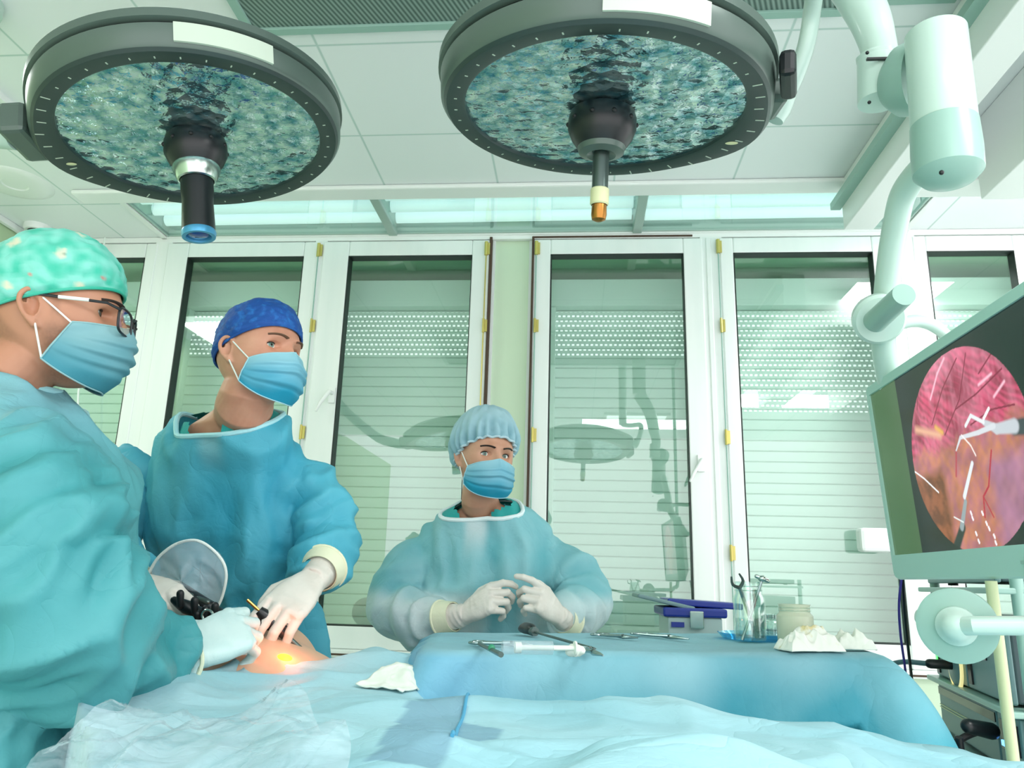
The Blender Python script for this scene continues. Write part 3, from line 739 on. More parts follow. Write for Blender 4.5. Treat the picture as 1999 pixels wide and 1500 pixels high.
me = bpy.data.meshes.new('screen'); me.from_pydata(vs, [], fs); setcol(me, img.reshape(-1, 3))
m = bpy.data.materials.new('screen_picture'); m.use_nodes = True; N = m.node_tree.nodes; a_ = N.new('ShaderNodeVertexColor'); a_.layer_name = 'Col'
pb = N['Principled BSDF']; pb.inputs['Base Color'].default_value = (.01, .012, .012, 1); pb.inputs['Roughness'].default_value = .12
m.node_tree.links.new(a_.outputs[0], pb.inputs['Emission Color']); pb.inputs['Emission Strength'].default_value = .85
me.materials.append(m); so = bpy.data.objects.new('screen', me); COL.objects.link(so); so.parent = t
# ------------------------------------------------------------------ people
def head_pts(seed=0, brow=1.0):
    """local head: x right, y forward, z up; eyes at z = 0"""
    nu, nv = 96, 72; vs = []
    for i in range(nv+1):
        th = PI*i/nv
        for j in range(nu):
            ph = 2*PI*j/nu   # 0 = +y front
            dx, dy, dz = math.sin(th)*math.sin(ph), math.sin(th)*math.cos(ph), math.cos(th)
            sg = lambda a, e: math.copysign(abs(a)**e, a)
            z = .118*sg(dz, .92); x = .077*sg(dx, .95); y = .097*sg(dy, .9)
            if z < -.01:
                t = (-z-.01)/.108
                x *= 1-.24*t**1.5
                if y < 0: y *= 1-.35*t
                y += .030*t*t
            if z > .03: x *= 1+.02*(z-.03)/.09
            if y > 0:
                f_ = min(1, y/.05)
                G = lambda cx, cz, sx, sz: math.exp(-((abs(x)-cx)/sx)**2-((z-cz)/sz)**2)
                y += f_*(.008*brow*G(.026, .020, .022, .009) - .0165*G(.031, -.002, .015, .012) - .004*G(.014, .0, .006, .012)
                         + .006*math.exp(-(x/.010)**2-((z+.002)/.014)**2) + .017*math.exp(-(x/.0105)**2-((z+.024)/.015)**2) + .020*math.exp(-(x/.014)**2-((z+.040)/.010)**2)
                         + .004*G(.045, -.030, .018, .016) + .006*math.exp(-(x/.02)**2-((z+.072)/.012)**2) + .006*math.exp(-(x/.02)**2-((z+.105)/.012)**2))
                if abs(x) > .05: y -= 0
            vs.append(V((x, y-.004, z)))
    fs = []
    for i in range(nv):
        for j in range(nu):
            a = i*nu+j; b_ = i*nu+(j+1) % nu; fs.append((a, a+nu, b_+nu, b_))
    return vs, fs
HV, HF = head_pts()
HB = bvhtree.BVHTree.FromPolygons(HV, HF)
def hray(o, d, default=.1):
    r_ = HB.ray_cast(V(o)+V(d).normalized()*.3, -V(d).normalized(), .35)
    return (r_[0]-V(o)).dot(V(d).normalized()) if r_[0] is not None else default
def head_matrix(loc, heading, pitch=0, roll=0, s=1.0):
    return Matrix.Translation(V(loc)) @ Matrix.Rotation(math.radians(heading-90), 4, 'Z') @ Matrix.Rotation(math.radians(pitch), 4, 'X') @ Matrix.Rotation(math.radians(roll), 4, 'Y') @ Matrix.Scale(s, 4)
def ear_mb(mb, M, sgn):
    P = lambda a, b_, c: M @ V((sgn*(.073+a), -.008+b_, c))
    pts = [P(-.006, .004, -.018), P(.000, .008, .000), P(.006, .004, .014), (P(.011, -.010, .018)), P(.014, -.020, .006), P(.012, -.018, -.012), P(.006, -.006, -.029), P(-.002, .004, -.036)]
    mb.tube(pts, [.004, .0045, .0045, .0048, .0048, .0045, .0055, .006], 8, ends=True, smooth=3)
    mb.sphere(P(.000, -.006, -.008), (.007, .015, .025), 12, 8, M.to_3x3() @ Matrix.Rotation(-.35*sgn, 3, 'Z'))
    mb.tube([P(.003, -.002, -.026), P(.008, -.011, -.012), P(.009, -.009, .004)], [.0045, .0035, .003], 8)
    mb.sphere(P(.002, -.001, -.032), (.006, .008, .009), 10, 8)
def person(name, label, M, neck, torso, arms, skin, iris, browm, seed, gown, gowncol, hemlo, cuffs=None, legs=None, beard=False, gaze=(0, 0)):
    """M head matrix; neck list (pos, r); torso list (centre, axis, rx, ry); arms list of [(pos, r)...]"""
    t = empty(name, (torso[-1][0].x, torso[-1][0].y, 0), label, 'person')
    # body: head, ears and neck in one surface, slimmer torso, arms and legs under the gown
    hb = MB(); hb.add([M @ v for v in HV], HF)
    for s_ in (-1, 1): ear_mb(hb, M, s_)
    hb.tube([p for p, r_ in neck], [r_ for p, r_ in neck], 28, smooth=3)
    for ti, (c_, ax, rx, ry) in enumerate(torso[:6]): pass
    rg_ = []
    for kk_, (c_, ax, rx, ry) in enumerate(torso[:6]):
        if kk_ > 2: rx -= .012*(kk_-2); ry -= .012*(kk_-2)
        ax = V(ax).normalized(); ay = V((0, 0, 1)).cross(ax)
        rg_.append([c_-V((0, 0, .010))+ax*(rx-.012)*math.cos(2*PI*k/32)+ay*(ry-.012)*math.sin(2*PI*k/32) for k in range(32)])
    hb.loft(rg_)
    co, no, fs = remesh(hb, .0024, 5, .6)
    Mi = M.inverted(); M3_ = M.to_3x3() @ V((0, 1, 0))
    for i in range(len(co)):
        q = Mi @ V(co[i].tolist())
        if q.y > .05 and abs(q.z) < .012 and abs(abs(q.x)-.0315) < .018:
            e_ = ((abs(q.x)-.0315)/.0150)**2+((q.z+.0005)/(.0078 if q.z > 0 else .0062))**2
            if e_ < 1: co[i] -= np.array(M3_*(.011*(1-e_)**.35))
        elif abs(q.x) > .068 and abs(q.z+.007) < .02:
            e_ = ((q.y+.012)/.0095)**2+((q.z+.008)/.015)**2
            if e_ < 1: co[i] -= np.array(M.to_3x3() @ V((math.copysign(.009*(1-e_)**.5, q.x), 0, 0)))
    lo = MB()
    rings = []
    for ti, (c_, ax, rx, ry) in enumerate(torso):
        ax = V(ax).normalized(); ay = V((0, 0, 1)).cross(ax); sc_ = .70 if ti > 4 else .90
        rings.append([c_-V((0, 0, .012))+ax*rx*sc_*math.cos(2*PI*k/24)+ay*ry*sc_*math.sin(2*PI*k/24) for k in range(24)])
    lo.loft(rings[5:-1])
    for a_ in arms: lo.tube([p for p, r_ in a_], [max(.024, r_*.42) for p, r_ in a_], 14)
    hip = torso[-2][0]; ax = V(torso[-2][1]).normalized(); fw = V((0, 0, 1)).cross(ax)
    for s_ in (-1, 1):
        q = hip+ax*.09*s_
        lo.tube([V((q.x, q.y, q.z+.05)), V((q.x, q.y, .5)), V((q.x, q.y, .08))], [.075, .055, .04], 14)
        lo.tube([V((q.x, q.y, .045))-fw*.0, V((q.x, q.y, .04))+fw*.17], [.042, .032], 12, ends=True)
    co2, no2, fs2 = remesh(lo, .014, 4)
    n0 = len(co); cols = None
    if skin.name.startswith('tanned') or beard:
        Mi = M.inverted(); base = np.array(lin('#b98468')); bd = np.array(lin('#5f4433')); cols = np.zeros((n0+len(co2), 3)); cols[:] = base
        for i in range(n0):
            q = Mi @ V(co[i].tolist())
            b_ = sm(-.018, -.045, q.z)*sm(.0, .03, q.y+.012)*sm(-.13, -.10, q.z)
            hair = sm(-.01, -.04, q.y)*sm(-.075, -.04, q.z)*sm(.1, .05, q.z)*sm(.066, .06, abs(q.x)) if q.y < 0 else 0
            sb = sm(.010, .002, abs(q.y-.018))*sm(-.03, -.01, q.z)
            k_ = min(1, .8*b_+.5*hair+.35*sb)*(.75+.25*noise.noise(q*300))
            cols[i] = base*(1-k_)+bd*k_
    fs = fs+[tuple(a+n0 for a in f_) for f_ in fs2]; co = np.vstack([co, co2])
    build_np('body', co, fs, skin, t, cols)
    # eyes
    for s_ in (-1, 1):
        ex = .0315*s_; ey = hray((ex, 0, -.001), (0, 1, 0), .09)-.0122
        ec = V((ex, ey, -.001)); R_ = .0132
        g = Matrix.Rotation(math.radians(gaze[0]), 3, 'Z') @ Matrix.Rotation(math.radians(gaze[1]), 3, 'X')
        e = MB(); e.sphere(M @ ec, R_*M.to_scale()[0], 24, 16); eo = e.build('eye', M_eye, t)
        def capm(ang, rr, mm, nm):
            e = MB(); rg = []
            for a in (ang, ang*.66, ang*.33, .01): rg.append([M @ (ec+g @ V((rr*math.sin(a)*math.cos(2*PI*k/20), rr*math.cos(a), rr*math.sin(a)*math.sin(2*PI*k/20)))) for k in range(20)])
            e.loft(rg); return e.build(nm, mm, eo)
        capm(.50, R_+.0003, iris, 'iris'); capm(.22, R_+.0005, M_pupil, 'pupil')
        # lids: two shells leaving an almond opening
        lid = MB(); RL = R_+.0010
        for up in (1, -1):
            rg = []
            for k in range(17):
                az = -1.35+2.7*k/16
                op = (.50 if up > 0 else -.36)*max(0, 1-(az/1.12)**2)**.65
                row = []
                for q in range(7):
                    el = op+(1.35*up-op)*q/6
                    row.append(M @ (ec+V((RL*math.cos(el)*math.sin(az), RL*math.cos(el)*math.cos(az), RL*math.sin(el)))))
                rg.append(row)
            lid.loft(rg, False, False)
        lid.build('eyelids', skin if not cols is not None else skin, t) if cols is None else setcol(lid.build('eyelids', skin, t).data, np.tile(np.array(lin('#b07c62')), (len(lid.v), 1)))
        la = MB(); pts = []
        for k in range(9):
            az = -1.12+2.24*k/8; el = .50*max(0, 1-(az/1.12)**2)**.65
            rr = RL+.0006; pts.append(M @ (ec+V((rr*math.cos(el)*math.sin(az), rr*math.cos(el)*math.cos(az), rr*math.sin(el)))))
        la.tube(pts, [.0005]+[.0016]*7+[.0005], 6); la.build('eyelashes', M_hair, t)
        br = MB(); pts = []; rr = []
        for k in range(8):
            x_ = (.014+.036*k/7)*s_; z_ = .0165+.0055*math.sin(k/7*2.2)-.002*(k/7); y_ = hray((x_, 0, z_), (0, 1, 0), .09)
            pts.append(M @ V((x_, y_+.0002, z_))); rr.append((.0022, .0058*(1-.65*k/7)+.0010))
        br.tube(pts, [(b_, a_) for a_, b_ in rr], 8, ends=False); br.build('eyebrow', browm, t)
    # gown
    gm = MB(); rings = []
    for c_, ax, rx, ry in torso:
        ax = V(ax).normalized(); ay = V((0, 0, 1)).cross(ax)
        rings.append([c_+ax*rx*math.copysign(abs(math.cos(2*PI*k/32))**.9, math.cos(2*PI*k/32))+ay*ry*math.copysign(abs(math.sin(2*PI*k/32))**.9, math.sin(2*PI*k/32)) for k in range(32)])
    gm.loft(rings)
    for a_ in arms: gm.tube([p for p, r_ in a_], [r_ for p, r_ in a_], 22, smooth=4)
    co, no, fs = remesh(gm, .0085, 5, .6)
    rs = random.Random(seed); off = V((rs.uniform(0, 50), rs.uniform(0, 50), rs.uniform(0, 50)))
    segs = [(a_[i][0], a_[i+1][0], a_[i][1]) for a_ in arms for i in range(len(a_)-1)]
    cols = np.zeros((len(co), 3)); dcol = np.zeros(len(co))
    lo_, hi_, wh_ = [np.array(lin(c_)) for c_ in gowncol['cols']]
    tz = torso[-1][0].z
    for i in range(len(co)):
        p = V(co[i].tolist())
        # nearest arm segment
        best = 9; bt = None; acc = 0
        for (a_, b_, r_), k in zip(segs, range(len(segs))):
            d_ = b_-a_; q = max(0, min(1, (p-a_).dot(d_)/d_.length_squared)); dist = (p-(a_+d_*q)).length/max(r_, .03)
            if dist < best: best = dist; bt = (a_, d_, q, r_)
        onarm = float(np.clip(1.6-best, 0, .5)*2)
        wv = noise.noise_vector(p*3.2+off)*.10
        pt = p+wv
        # torso drape: mostly vertical folds radiating from shoulders
        tq = V((pt.x*8.5, pt.y*8.5, pt.z*2.4))+off
        ft = (1-2.6*abs(noise.noise(tq))**.8)*.75+(1-2*abs(noise.noise(tq*2.1)))*.35
        fa = 0
        if onarm > 0:
            a_, d_, q, r_ = bt; dn = d_.normalized(); al = (p-a_).dot(dn); pe = p-a_-dn*al
            tq = V((al*11, 0, 0))+pe*5+wv*12+off
            fa = (1-2.6*abs(noise.noise(tq))**.8)*.85+(1-2*abs(noise.noise(tq*2.0)))*.35
        f_ = ft*(1-onarm)+fa*onarm
        amp = gowncol.get('amp', .010)
        f2 = noise.noise(p*2.5+off)*.9
        dsp = amp*(f_-.15)+amp*.9*f2
        if gowncol.get('fx'): dsp *= 1
        co[i] += no[i]*dsp; dcol[i] = f_
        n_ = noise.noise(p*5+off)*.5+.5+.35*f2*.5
        k_ = min(1, max(0, .55*(f_*.6+.3)+.75*(n_-.1)))  # fold highlights painted in: ridges paler, creases darker, over random mottling
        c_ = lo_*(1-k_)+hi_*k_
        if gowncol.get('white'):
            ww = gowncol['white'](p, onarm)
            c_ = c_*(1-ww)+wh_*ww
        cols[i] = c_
    ed = np.array([(f_[k], f_[(k+1) % len(f_)]) for f_ in fs for k in range(len(f_))])
    for _ in range(1):
        ac = np.zeros_like(co); ct = np.zeros(len(co)); np.add.at(ac, ed[:, 0], co[ed[:, 1]]); np.add.at(ac, ed[:, 1], co[ed[:, 0]]); np.add.at(ct, ed[:, 0], 1); np.add.at(ct, ed[:, 1], 1)
        co = .4*co+.6*ac/ct[:, None]
    # neckline opening, its binding along the cut edge, and the scrub top showing inside it
    nk = gowncol['neck']; ax = V(torso[2][1]).normalized(); fd = gowncol['front']; fd = V(fd).normalized(); h0 = gowncol['open']
    def edist(p, k_, vneck):
        q = p-nk; al = q.dot(ax); fr = q.x*fd.x+q.y*fd.y
        if math.hypot(al, fr) > .135 or q.z < -.2: return 9
        h = q.z*.86+fr*.5
        if vneck: return 1+(abs(al)-.040-.35*max(0, h-h0))*40 if fr > -.01 else 9
        return 1+(h0-h)*20
    P_ = [V(c_.tolist()) for c_ in co]; E = np.array([edist(p, 0, False) for p in P_])
    keep = [f_ for f_ in fs if min(E[list(f_)]) >= 1]
    E2 = np.array([edist(p, 0, True) for p in P_])
    scr = [f_ for f_ in fs if E2[list(f_)].min() >= 1 and E[list(f_)].max() < 1.5 and E[list(f_)].min() > .45]
    def compact(c_, fl, cl=None):
        ids = sorted({a for f_ in fl for a in f_}); mp_ = {a: i for i, a in enumerate(ids)}
        return c_[ids], [tuple(mp_[a] for a in f_) for f_ in fl], (cl[ids] if cl is not None else None)
    cg, fg, clg = compact(co, keep, cols)
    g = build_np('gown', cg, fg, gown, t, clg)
    if scr:
        cs, fs3, _ = compact(co-no*.006, scr); build_np('scrub_top', cs, fs3, M_scrub, t)
    from collections import Counter
    cnt = Counter(tuple(sorted((f_[i], f_[(i+1) % len(f_)]))) for f_ in fg for i in range(len(f_)))
    adj = {}
    for (a_, b_), n_ in cnt.items():
        if n_ == 1: adj.setdefault(a_, []).append(b_); adj.setdefault(b_, []).append(a_)
    seen = set(); best = []
    for st in adj:
        if st in seen: continue
        loop = [st]; seen.add(st); cur = st
        while True:
            nx_ = [q for q in adj[cur] if q not in seen]
            if not nx_: break
            cur = nx_[0]; seen.add(cur); loop.append(cur)
        if len(loop) > len(best): best = loop
    if len(best) > 12:
        L_ = [V(cg[i].tolist()) for i in best]; n_ = len(L_)
        for _ in range(8): L_ = [(L_[i-1]+L_[i]+L_[(i+1) % n_])/3 for i in range(n_)]
        bt_ = MB(); L_ = L_[::3]; bt_.tube(L_+[L_[0]], .0062, 8, cap=False); bt_.build('neck_binding', gowncol['bind'], t)
    return t
def ring_tube(mb, c_, ax, nrm, rx, ry, r, n=36, sag=0, jitter=0):
    ax = V(ax).normalized(); nrm = V(nrm).normalized(); ay = nrm.cross(ax)
    pts = []
    for k in range(n+1):
        a = 2*PI*k/n; pts.append(V(c_)+ax*rx*math.cos(a)+ay*ry*math.sin(a)+nrm*(sag*math.sin(a)+jitter*math.sin(9*a)))
    mb.tube(pts, r, 8, cap=False); return mb
def mask(t, M, m, c1, c2, seed=1, wide=(56, 13), side=.018):
    """pleated mask over nose and chin with a shape cast from the head below"""
    nS, nT = 61, 46; vs = []; cols = []
    A1 = np.array(lin(c1)); A2 = np.array(lin(c2))
    for i in range(nT):
        tt = i/(nT-1)
        for j in range(nS):
            s_ = -1+2*j/(nS-1); ph = math.radians(wide[0]+wide[1]*tt)*s_
            zt = -.021-side*abs(s_)**1.5+.005*math.exp(-(s_/.16)**2); zb = -.124+.036*abs(s_)**2.6
            z = zt+(zb-zt)*tt
            d_ = V((math.sin(ph), math.cos(ph), 0)); o_ = (0, -.0, max(z, -.112))
            hr = hray(o_, d_, .06)
            pf = np.interp(tt, [0, .12, .3, .55, .8, 1], [.108, .115, .122, .119, .104, .078])
            sd = .082
            r_ = 1/math.sqrt((math.cos(ph)/pf)**2+(math.sin(ph)/sd)**2)
            r_ = max(r_, hr+.0035)
            cen = math.exp(-(s_/.75)**4)
            ple = 0
            for pz, aa in ((.30, .0045), (.50, .006), (.70, .005)):
                u_ = tt-pz-.10*(1-abs(s_))*math.sin(pz*9+seed)*.4
                ple += aa*(np.clip(-u_/.03, -1, 1)*math.exp(-(u_/.09)**2))
            r_ += ple*cen*.9+.0035*noise.noise(V((s_*3, tt*4, seed*3.1)))
            vs.append(M @ V((d_.x*r_, d_.y*r_, z)))
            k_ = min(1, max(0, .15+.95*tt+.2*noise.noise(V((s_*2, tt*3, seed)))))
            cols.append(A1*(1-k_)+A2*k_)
    fs = [(i*nS+j, i*nS+j+1, (i+1)*nS+j+1, (i+1)*nS+j) for i in range(nT-1) for j in range(nS-1)]
    b = MB(); b.add(vs, fs); o = b.build('face_mask', m, t, colors=cols, auto=False)
    so_ = o.modifiers.new('s', 'SOLIDIFY'); so_.thickness = .0012
    e = MB(); e.tube(vs[:nS], .0016, 6); e.tube(vs[-nS:], .0014, 6); e.tube([vs[i*nS] for i in range(nT)], .0016, 6); e.tube([vs[i*nS+nS-1] for i in range(nT)], .0016, 6)
    setcol(e.build('edge_seam', m, o).data, np.tile(A1, (len(e.v), 1)))
    for s_, col_ in ((-1, 0), (1, nS-1)):
        for row, ear in ((1, (.078, -.008, .014)), (nT-2, (.078, -.006, -.034))):
            p0 = vs[row*nS+col_]; q = V((ear[0]*s_, ear[1], ear[2])); p1 = M @ q
            mid = (M.inverted() @ p0).lerp(q, .5); rr = hray((0, mid.y*.0, mid.z), (mid.x, mid.y, 0), .08)
            hh = math.hypot(mid.x, mid.y); 
            if rr+.002 > hh: mid.x *= (rr+.002)/hh; mid.y *= (rr+.002)/hh
            e = MB(); e.tube([p0, M @ mid, p1], .0016, 6, smooth=5); e.build('ear_loop', M_strap, o)
    return o
def cap(t, M, m, A, B, off, puff, seed, name='surgical_cap', gather=0, cols=None, O=(0, -.008, .015), back=0):
    nP, nT = 120, 40; vs = []; cc = []
    for i in range(nT):
        tt = i/(nT-1)
        for j in range(nP):
            ph = 2*PI*j/nP
            e0 = math.radians(A+B*math.cos(ph)+gather*.35*math.sin(24*ph)*.0)
            el = e0+(PI/2-e0)*tt
            d_ = V((math.sin(ph)*math.cos(el), math.cos(ph)*math.cos(el), math.sin(el)))
            hr = hray(O, d_, .11)
            pr = math.sin(min(1, tt*1.25)*PI*.5)**.6
            o_ = off+puff*pr*(1+back*(-math.cos(ph))*.5*(1-tt))
            w_ = 0
            if gather:
                w_ = .0065*math.sin(22*ph+2.5*noise.noise(V((ph*2, tt*2, seed))))*math.exp(-((tt-.12)/.22)**2)+.006*noise.noise(V((math.cos(ph)*4, math.sin(ph)*4, tt*5+seed)))
            else:
                q = d_*3.0+V((seed, 0, 0)); w_ = .005*noise.noise(q)+.0035*(1-2*abs(noise.noise(V((d_.x*5, d_.y*5, d_.z*12))+V((seed, 2, 0)))))*(1-tt)**.3
                if tt < .05: w_ = 0
            r_ = hr+o_+w_
            vs.append(M @ (V(O)+d_*r_))
            if cols: cc.append(cols(d_, tt, w_))
    fs = [(i*nP+j, i*nP+(j+1) % nP, (i+1)*nP+(j+1) % nP, (i+1)*nP+j) for i in range(nT-1) for j in range(nP)]
    b = MB(); b.add(vs, fs); o = b.build(name, m, t, auto=False, colors=cc if cols else None)
    e = MB(); e.tube([vs[j % nP] for j in range(nP+1)], .0028 if not gather else .0035, 8, cap=False)
    eo = e.build('hem_band', m, o)
    if cols: setcol(eo.data, np.tile(np.array(cols(V((0, 1, 0)), -1, 0)), (len(e.v), 1)))
    return o

# gloved hand: palm and five separate fingers
def hand(t, wrist, fwd, back, side, curls, m, scale=1.0, spread=1.0, thumb=(.5, .5), cuffm=None, cufflen=.06, cuffr=.040, cuffdir=None, label=None, voxel=.0021, thumbup=0.0):
    """fwd: wrist to knuckles; back: normal of the back of the hand; side: +1 thumb on fwd x back side"""
    f_ = V(fwd).normalized(); n_ = V(back); n_ = (n_-f_*n_.dot(f_)).normalized(); s_ = f_.cross(n_)*side   # s_ points to the thumb side
    W0 = V(wrist); S = scale
    mb = MB()
    P = lambda a, b_, c_: W0+f_*a*S+s_*b_*S+n_*c_*S
    # palm as loft of rounded sections
    rings = []
    for a, hw, th, cx in ((-.03, .026, .020, 0), (0, .027, .019, 0), (.02, .033, .018, .001), (.05, .041, .0165, .001), (.078, .043, .0145, 0), (.094, .041, .012, 0), (.100, .036, .008, 0)):
        rings.append([P(a, cx+hw*math.copysign(abs(math.cos(2*PI*k/24))**.75, math.cos(2*PI*k/24)), th*math.copysign(abs(math.sin(2*PI*k/24))**.8, math.sin(2*PI*k/24))) for k in range(24)])
    mb.loft(rings)
    mb.sphere(P(.030, .024, -.010), (.020*S, .020*S, .016*S))   # thumb pad
    bases = [(.092, .031, 0, .9), (.097, .0105, .002, 1), (.094, -.0105, .001, .95), (.086, -.031, -.001, .78)]
    for k, ((a, b_, c_, ln), cu) in enumerate(zip(bases, curls)):
        p = P(a-.016, b_, c_); pts = [p]; rr = [.0110*S]
        ang = 0; sp = (b_/.031)*.10*spread
        L_ = [.044*ln+.016, .027*ln, .021*ln]; cc_ = cu if hasattr(cu, '__len__') else (cu*.9, cu*1.1, cu*.7)
        p = p
        for q, (l_, c2) in enumerate(zip(L_, cc_)):
            ang += c2
            d_ = f_*math.cos(ang)*math.cos(sp)+s_*math.sin(sp)*(math.cos(ang) if ang < 1.5 else 0)-n_*math.sin(ang)
            if q == 0:
                # short straight knuckle first
                d0 = (f_*1.0).normalized(); p = p+d0*.016*S; pts.append(p); rr.append(.0108*S); l_ -= .016
            p = p+d_*l_*S; pts.append(p); rr.append([.0099, .0091, .0078][q]*S*(.9 if k == 3 else 1))
        mb.sphere(P(a, b_, .0), (.0118*S, .0118*S, .0118*S), 12, 10)
        mb.tube(pts, rr, 12, ends=True)
        for q in (2, 3): mb.sphere(pts[q], rr[q]*1.02, 10, 8)
    # thumb leaves the side of the palm near its base
    p = P(.022, .026, -.006); a1, a2 = thumb
    pts = [p]; rr = [.0135*S]
    d_ = (f_*.72+s_*(.62)-n_*(.35*a1+.1)+n_*thumbup).normalized(); p = p+d_*.040*S; pts.append(p); rr.append(.0118*S)
    d_ = (f_*.92+s_*(.25-.5*a2)-n_*(.55*a1)+n_*thumbup).normalized(); p = p+d_*.032*S; pts.append(p); rr.append(.0106*S)
    d_ = (f_*.85+s_*(.05-.8*a2)-n_*(.65*a2)+n_*thumbup*.5).normalized(); p = p+d_*.026*S; pts.append(p); rr.append(.0088*S)
    mb.tube(pts, rr, 12, ends=True)
    cd_ = V(cuffdir).normalized() if cuffdir is not None else -f_
    if cufflen > 0:
        mb.tube([W0+f_*.004*S, W0+cd_*.03*S, W0+cd_*cufflen], [.026*S, .031*S, cuffr], 24)
    co, no, fs = remesh(mb, voxel, 3, .5)
    for i in range(len(co)):
        p = V(co[i].tolist()); al = (p-W0).dot(f_)
        w_ = .0016 if al < .0 else .0006
        co[i] += no[i]*w_*(1-2*abs(noise.noise(V((al*60, 0, 0))+p*14)))
    o = build_np('glove', co, fs, m, t)
    if cuffm:
        c_ = MB(); q = W0+cd_*cufflen
        ax_ = cd_.orthogonal().normalized()
        ring_tube(c_, q, ax_, cd_, cuffr*1.0, cuffr*1.0, .0035, 30)
        for kk in (.35, .7):
            q = W0+cd_*(cufflen*kk+.01); r_ = .031*S+(cuffr-.031*S)*kk; ring_tube(c_, q, ax_, cd_, r_+.0005, r_+.0005, .0016, 30)
        c_.tube([W0+cd_*(cufflen*.45), W0+cd_*(cufflen*.99)], [.031*S+(cuffr-.031*S)*.4+.0012, cuffr+.0008], 30, cap=False)
        c_.build('glove_cuff', cuffm, o)
    return o, P

def T_(px, py, d): return at(px, py, d=d)

# ---------------- surgeon in the blue cap
hd2 = T_(507, 694, 1.72)
M2 = head_matrix(hd2, -24, 4, -3, 1.0)
n2 = T_(474, 818, 1.80)
sh = (V((.93, -.36, 0))).normalized()
C2 = V((n2.x-.04, n2.y+.06, 0))
tors = lambda z, rx, ry, dx=0, dy=0, ax=sh, C=C2: (V((C.x+dx, C.y+dy, z)), ax, rx, ry)
zt = n2.z+.024
to2 = [tors(zt+.012, .060, .055, .05, -.085), tors(zt-.008, .085, .075, .045, -.08), tors(zt-.035, .135, .092, .025, -.06), tors(zt-.08, .185, .112, .01, -.035), tors(zt-.16, .205, .125), tors(zt-.30, .205, .135, 0, .02), tors(zt-.45, .195, .13, .03, .08), tors(zt-.62, .200, .14, .05, .15), tors(.85, .20, .14, .06, .20), tors(.18, .24, .18, .06, .22)]
armL = [(T_(560, 930, 1.82), .060), (T_(618, 975, 1.78), .074), (T_(640, 1055, 1.72), .070), (T_(622, 1105, 1.65), .064), (T_(616, 1140, 1.60), .040)]
armR = [(T_(290, 905, 1.88), .070), (T_(238, 965, 1.84), .074), (T_(196, 1060, 1.74), .066), (T_(232, 1110, 1.62), .055), (T_(262, 1136, 1.53), .036)]
GA2 = dict(cols=('#008fae', '#5fbdd0', '#b9dde2'), amp=.024, neck=n2, front=(-.30, -.95, 0), open=.006, bind=M_bind)
nk2 = M2 @ V((0, -.02, -.07))
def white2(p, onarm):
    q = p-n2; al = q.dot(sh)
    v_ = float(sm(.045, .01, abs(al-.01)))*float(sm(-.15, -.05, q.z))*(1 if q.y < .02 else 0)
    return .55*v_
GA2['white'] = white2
s2 = person('person', 'surgeon in blue cap, face mask and blue gown, standing behind the patient', M2,
    [(nk2, .056), (M2 @ V((0, -.030, -.11)), .062), (n2+V((0, .0, .0)), .066), (n2+V((-.005, .02, -.05)), .070)], to2, [armL, armR], M_skin, M_iris, M_hair2, 11, M_gown2, GA2, .2, gaze=(-14, 3))
mask(s2, M2, M_mask, '#9fd2dc', '#1899ba', 1)
cap(s2, M2, M_cap2, -2, 19, .005, .010, 3)
# left hand on the trocar
wr = T_(612, 1132, 1.56); kn = T_(577, 1166, 1.51)
hand(s2, wr, kn-wr, V((.25, -.75, .62)), 1, [(.30, .40, .25), (.45, .45, .3), (.55, .5, .3), (.65, .55, .4)], M_glove, 1.05, .8, (.6, .5), M_cuff, .060, .049, cuffdir=T_(632, 1108, 1.62)-wr)
# right hand behind the camera
wr = T_(266, 1142, 1.50); kn = T_(318, 1168, 1.45)
hand(s2, wr, kn-wr, V((.1, -.62, .75)), -1, [(.5, .6, .4), (.75, .8, .5), (.9, .8, .5), (.95, .9, .5)], M_glove, 1.0, .5, (.6, .6), M_cuff, .065, .046, cuffdir=T_(240, 1122, 1.58)-wr)

# ---------------- surgeon at the left with glasses
hd1 = T_(112, 616, 1.30)
M1 = head_matrix(hd1, 20, 2, 3, 1.05)
n1 = T_(0, 742, 1.33)
sh1 = V((.35, -.94, 0)).normalized()
C1 = V((n1.x+.07, n1.y-.03, 0))
z1 = n1.z+.012
t1 = lambda z, rx, ry, dx=0, dy=0: (V((C1.x+dx, C1.y+dy, z)), sh1, rx, ry)
to1 = [t1(z1+.015, .060, .06, -.06, .03), t1(z1-.01, .09, .085, -.06, .03), t1(z1-.04, .14, .10, -.05, .02), t1(z1-.09, .19, .12, -.02, 0), t1(z1-.17, .215, .14, .04, 0), t1(z1-.30, .22, .155, .05, 0), t1(z1-.45, .21, .15, .04, 0), t1(z1-.62, .21, .15, .02, 0), t1(.85, .21, .16), t1(.18, .26, .2)]
arm1R = [(T_(10, 900, 1.14), .085), (T_(85, 1010, 1.06), .105), (T_(105, 1170, 1.04), .118), (T_(175, 1255, 1.10), .105), (T_(262, 1275, 1.17), .075), (T_(345, 1290, 1.23), .046)]
arm1L = [(V((C1.x-.06, C1.y+.17, z1-.10)), .085), (T_(70, 1000, 1.52), .07), (T_(130, 1180, 1.46), .06), (T_(230, 1270, 1.38), .045)]
GA1 = dict(cols=('#008188', '#5aaab0', '#8fc2d0'), amp=.027, neck=n1, front=(.94, .3, 0), open=-.004, bind=M_bind)
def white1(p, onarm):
    return .75*float(sm(z1-.20, z1-.04, p.z))  # top light painted into the cloth: paler towards the shoulders
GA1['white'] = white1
nk1 = M1 @ V((0, -.03, -.07))
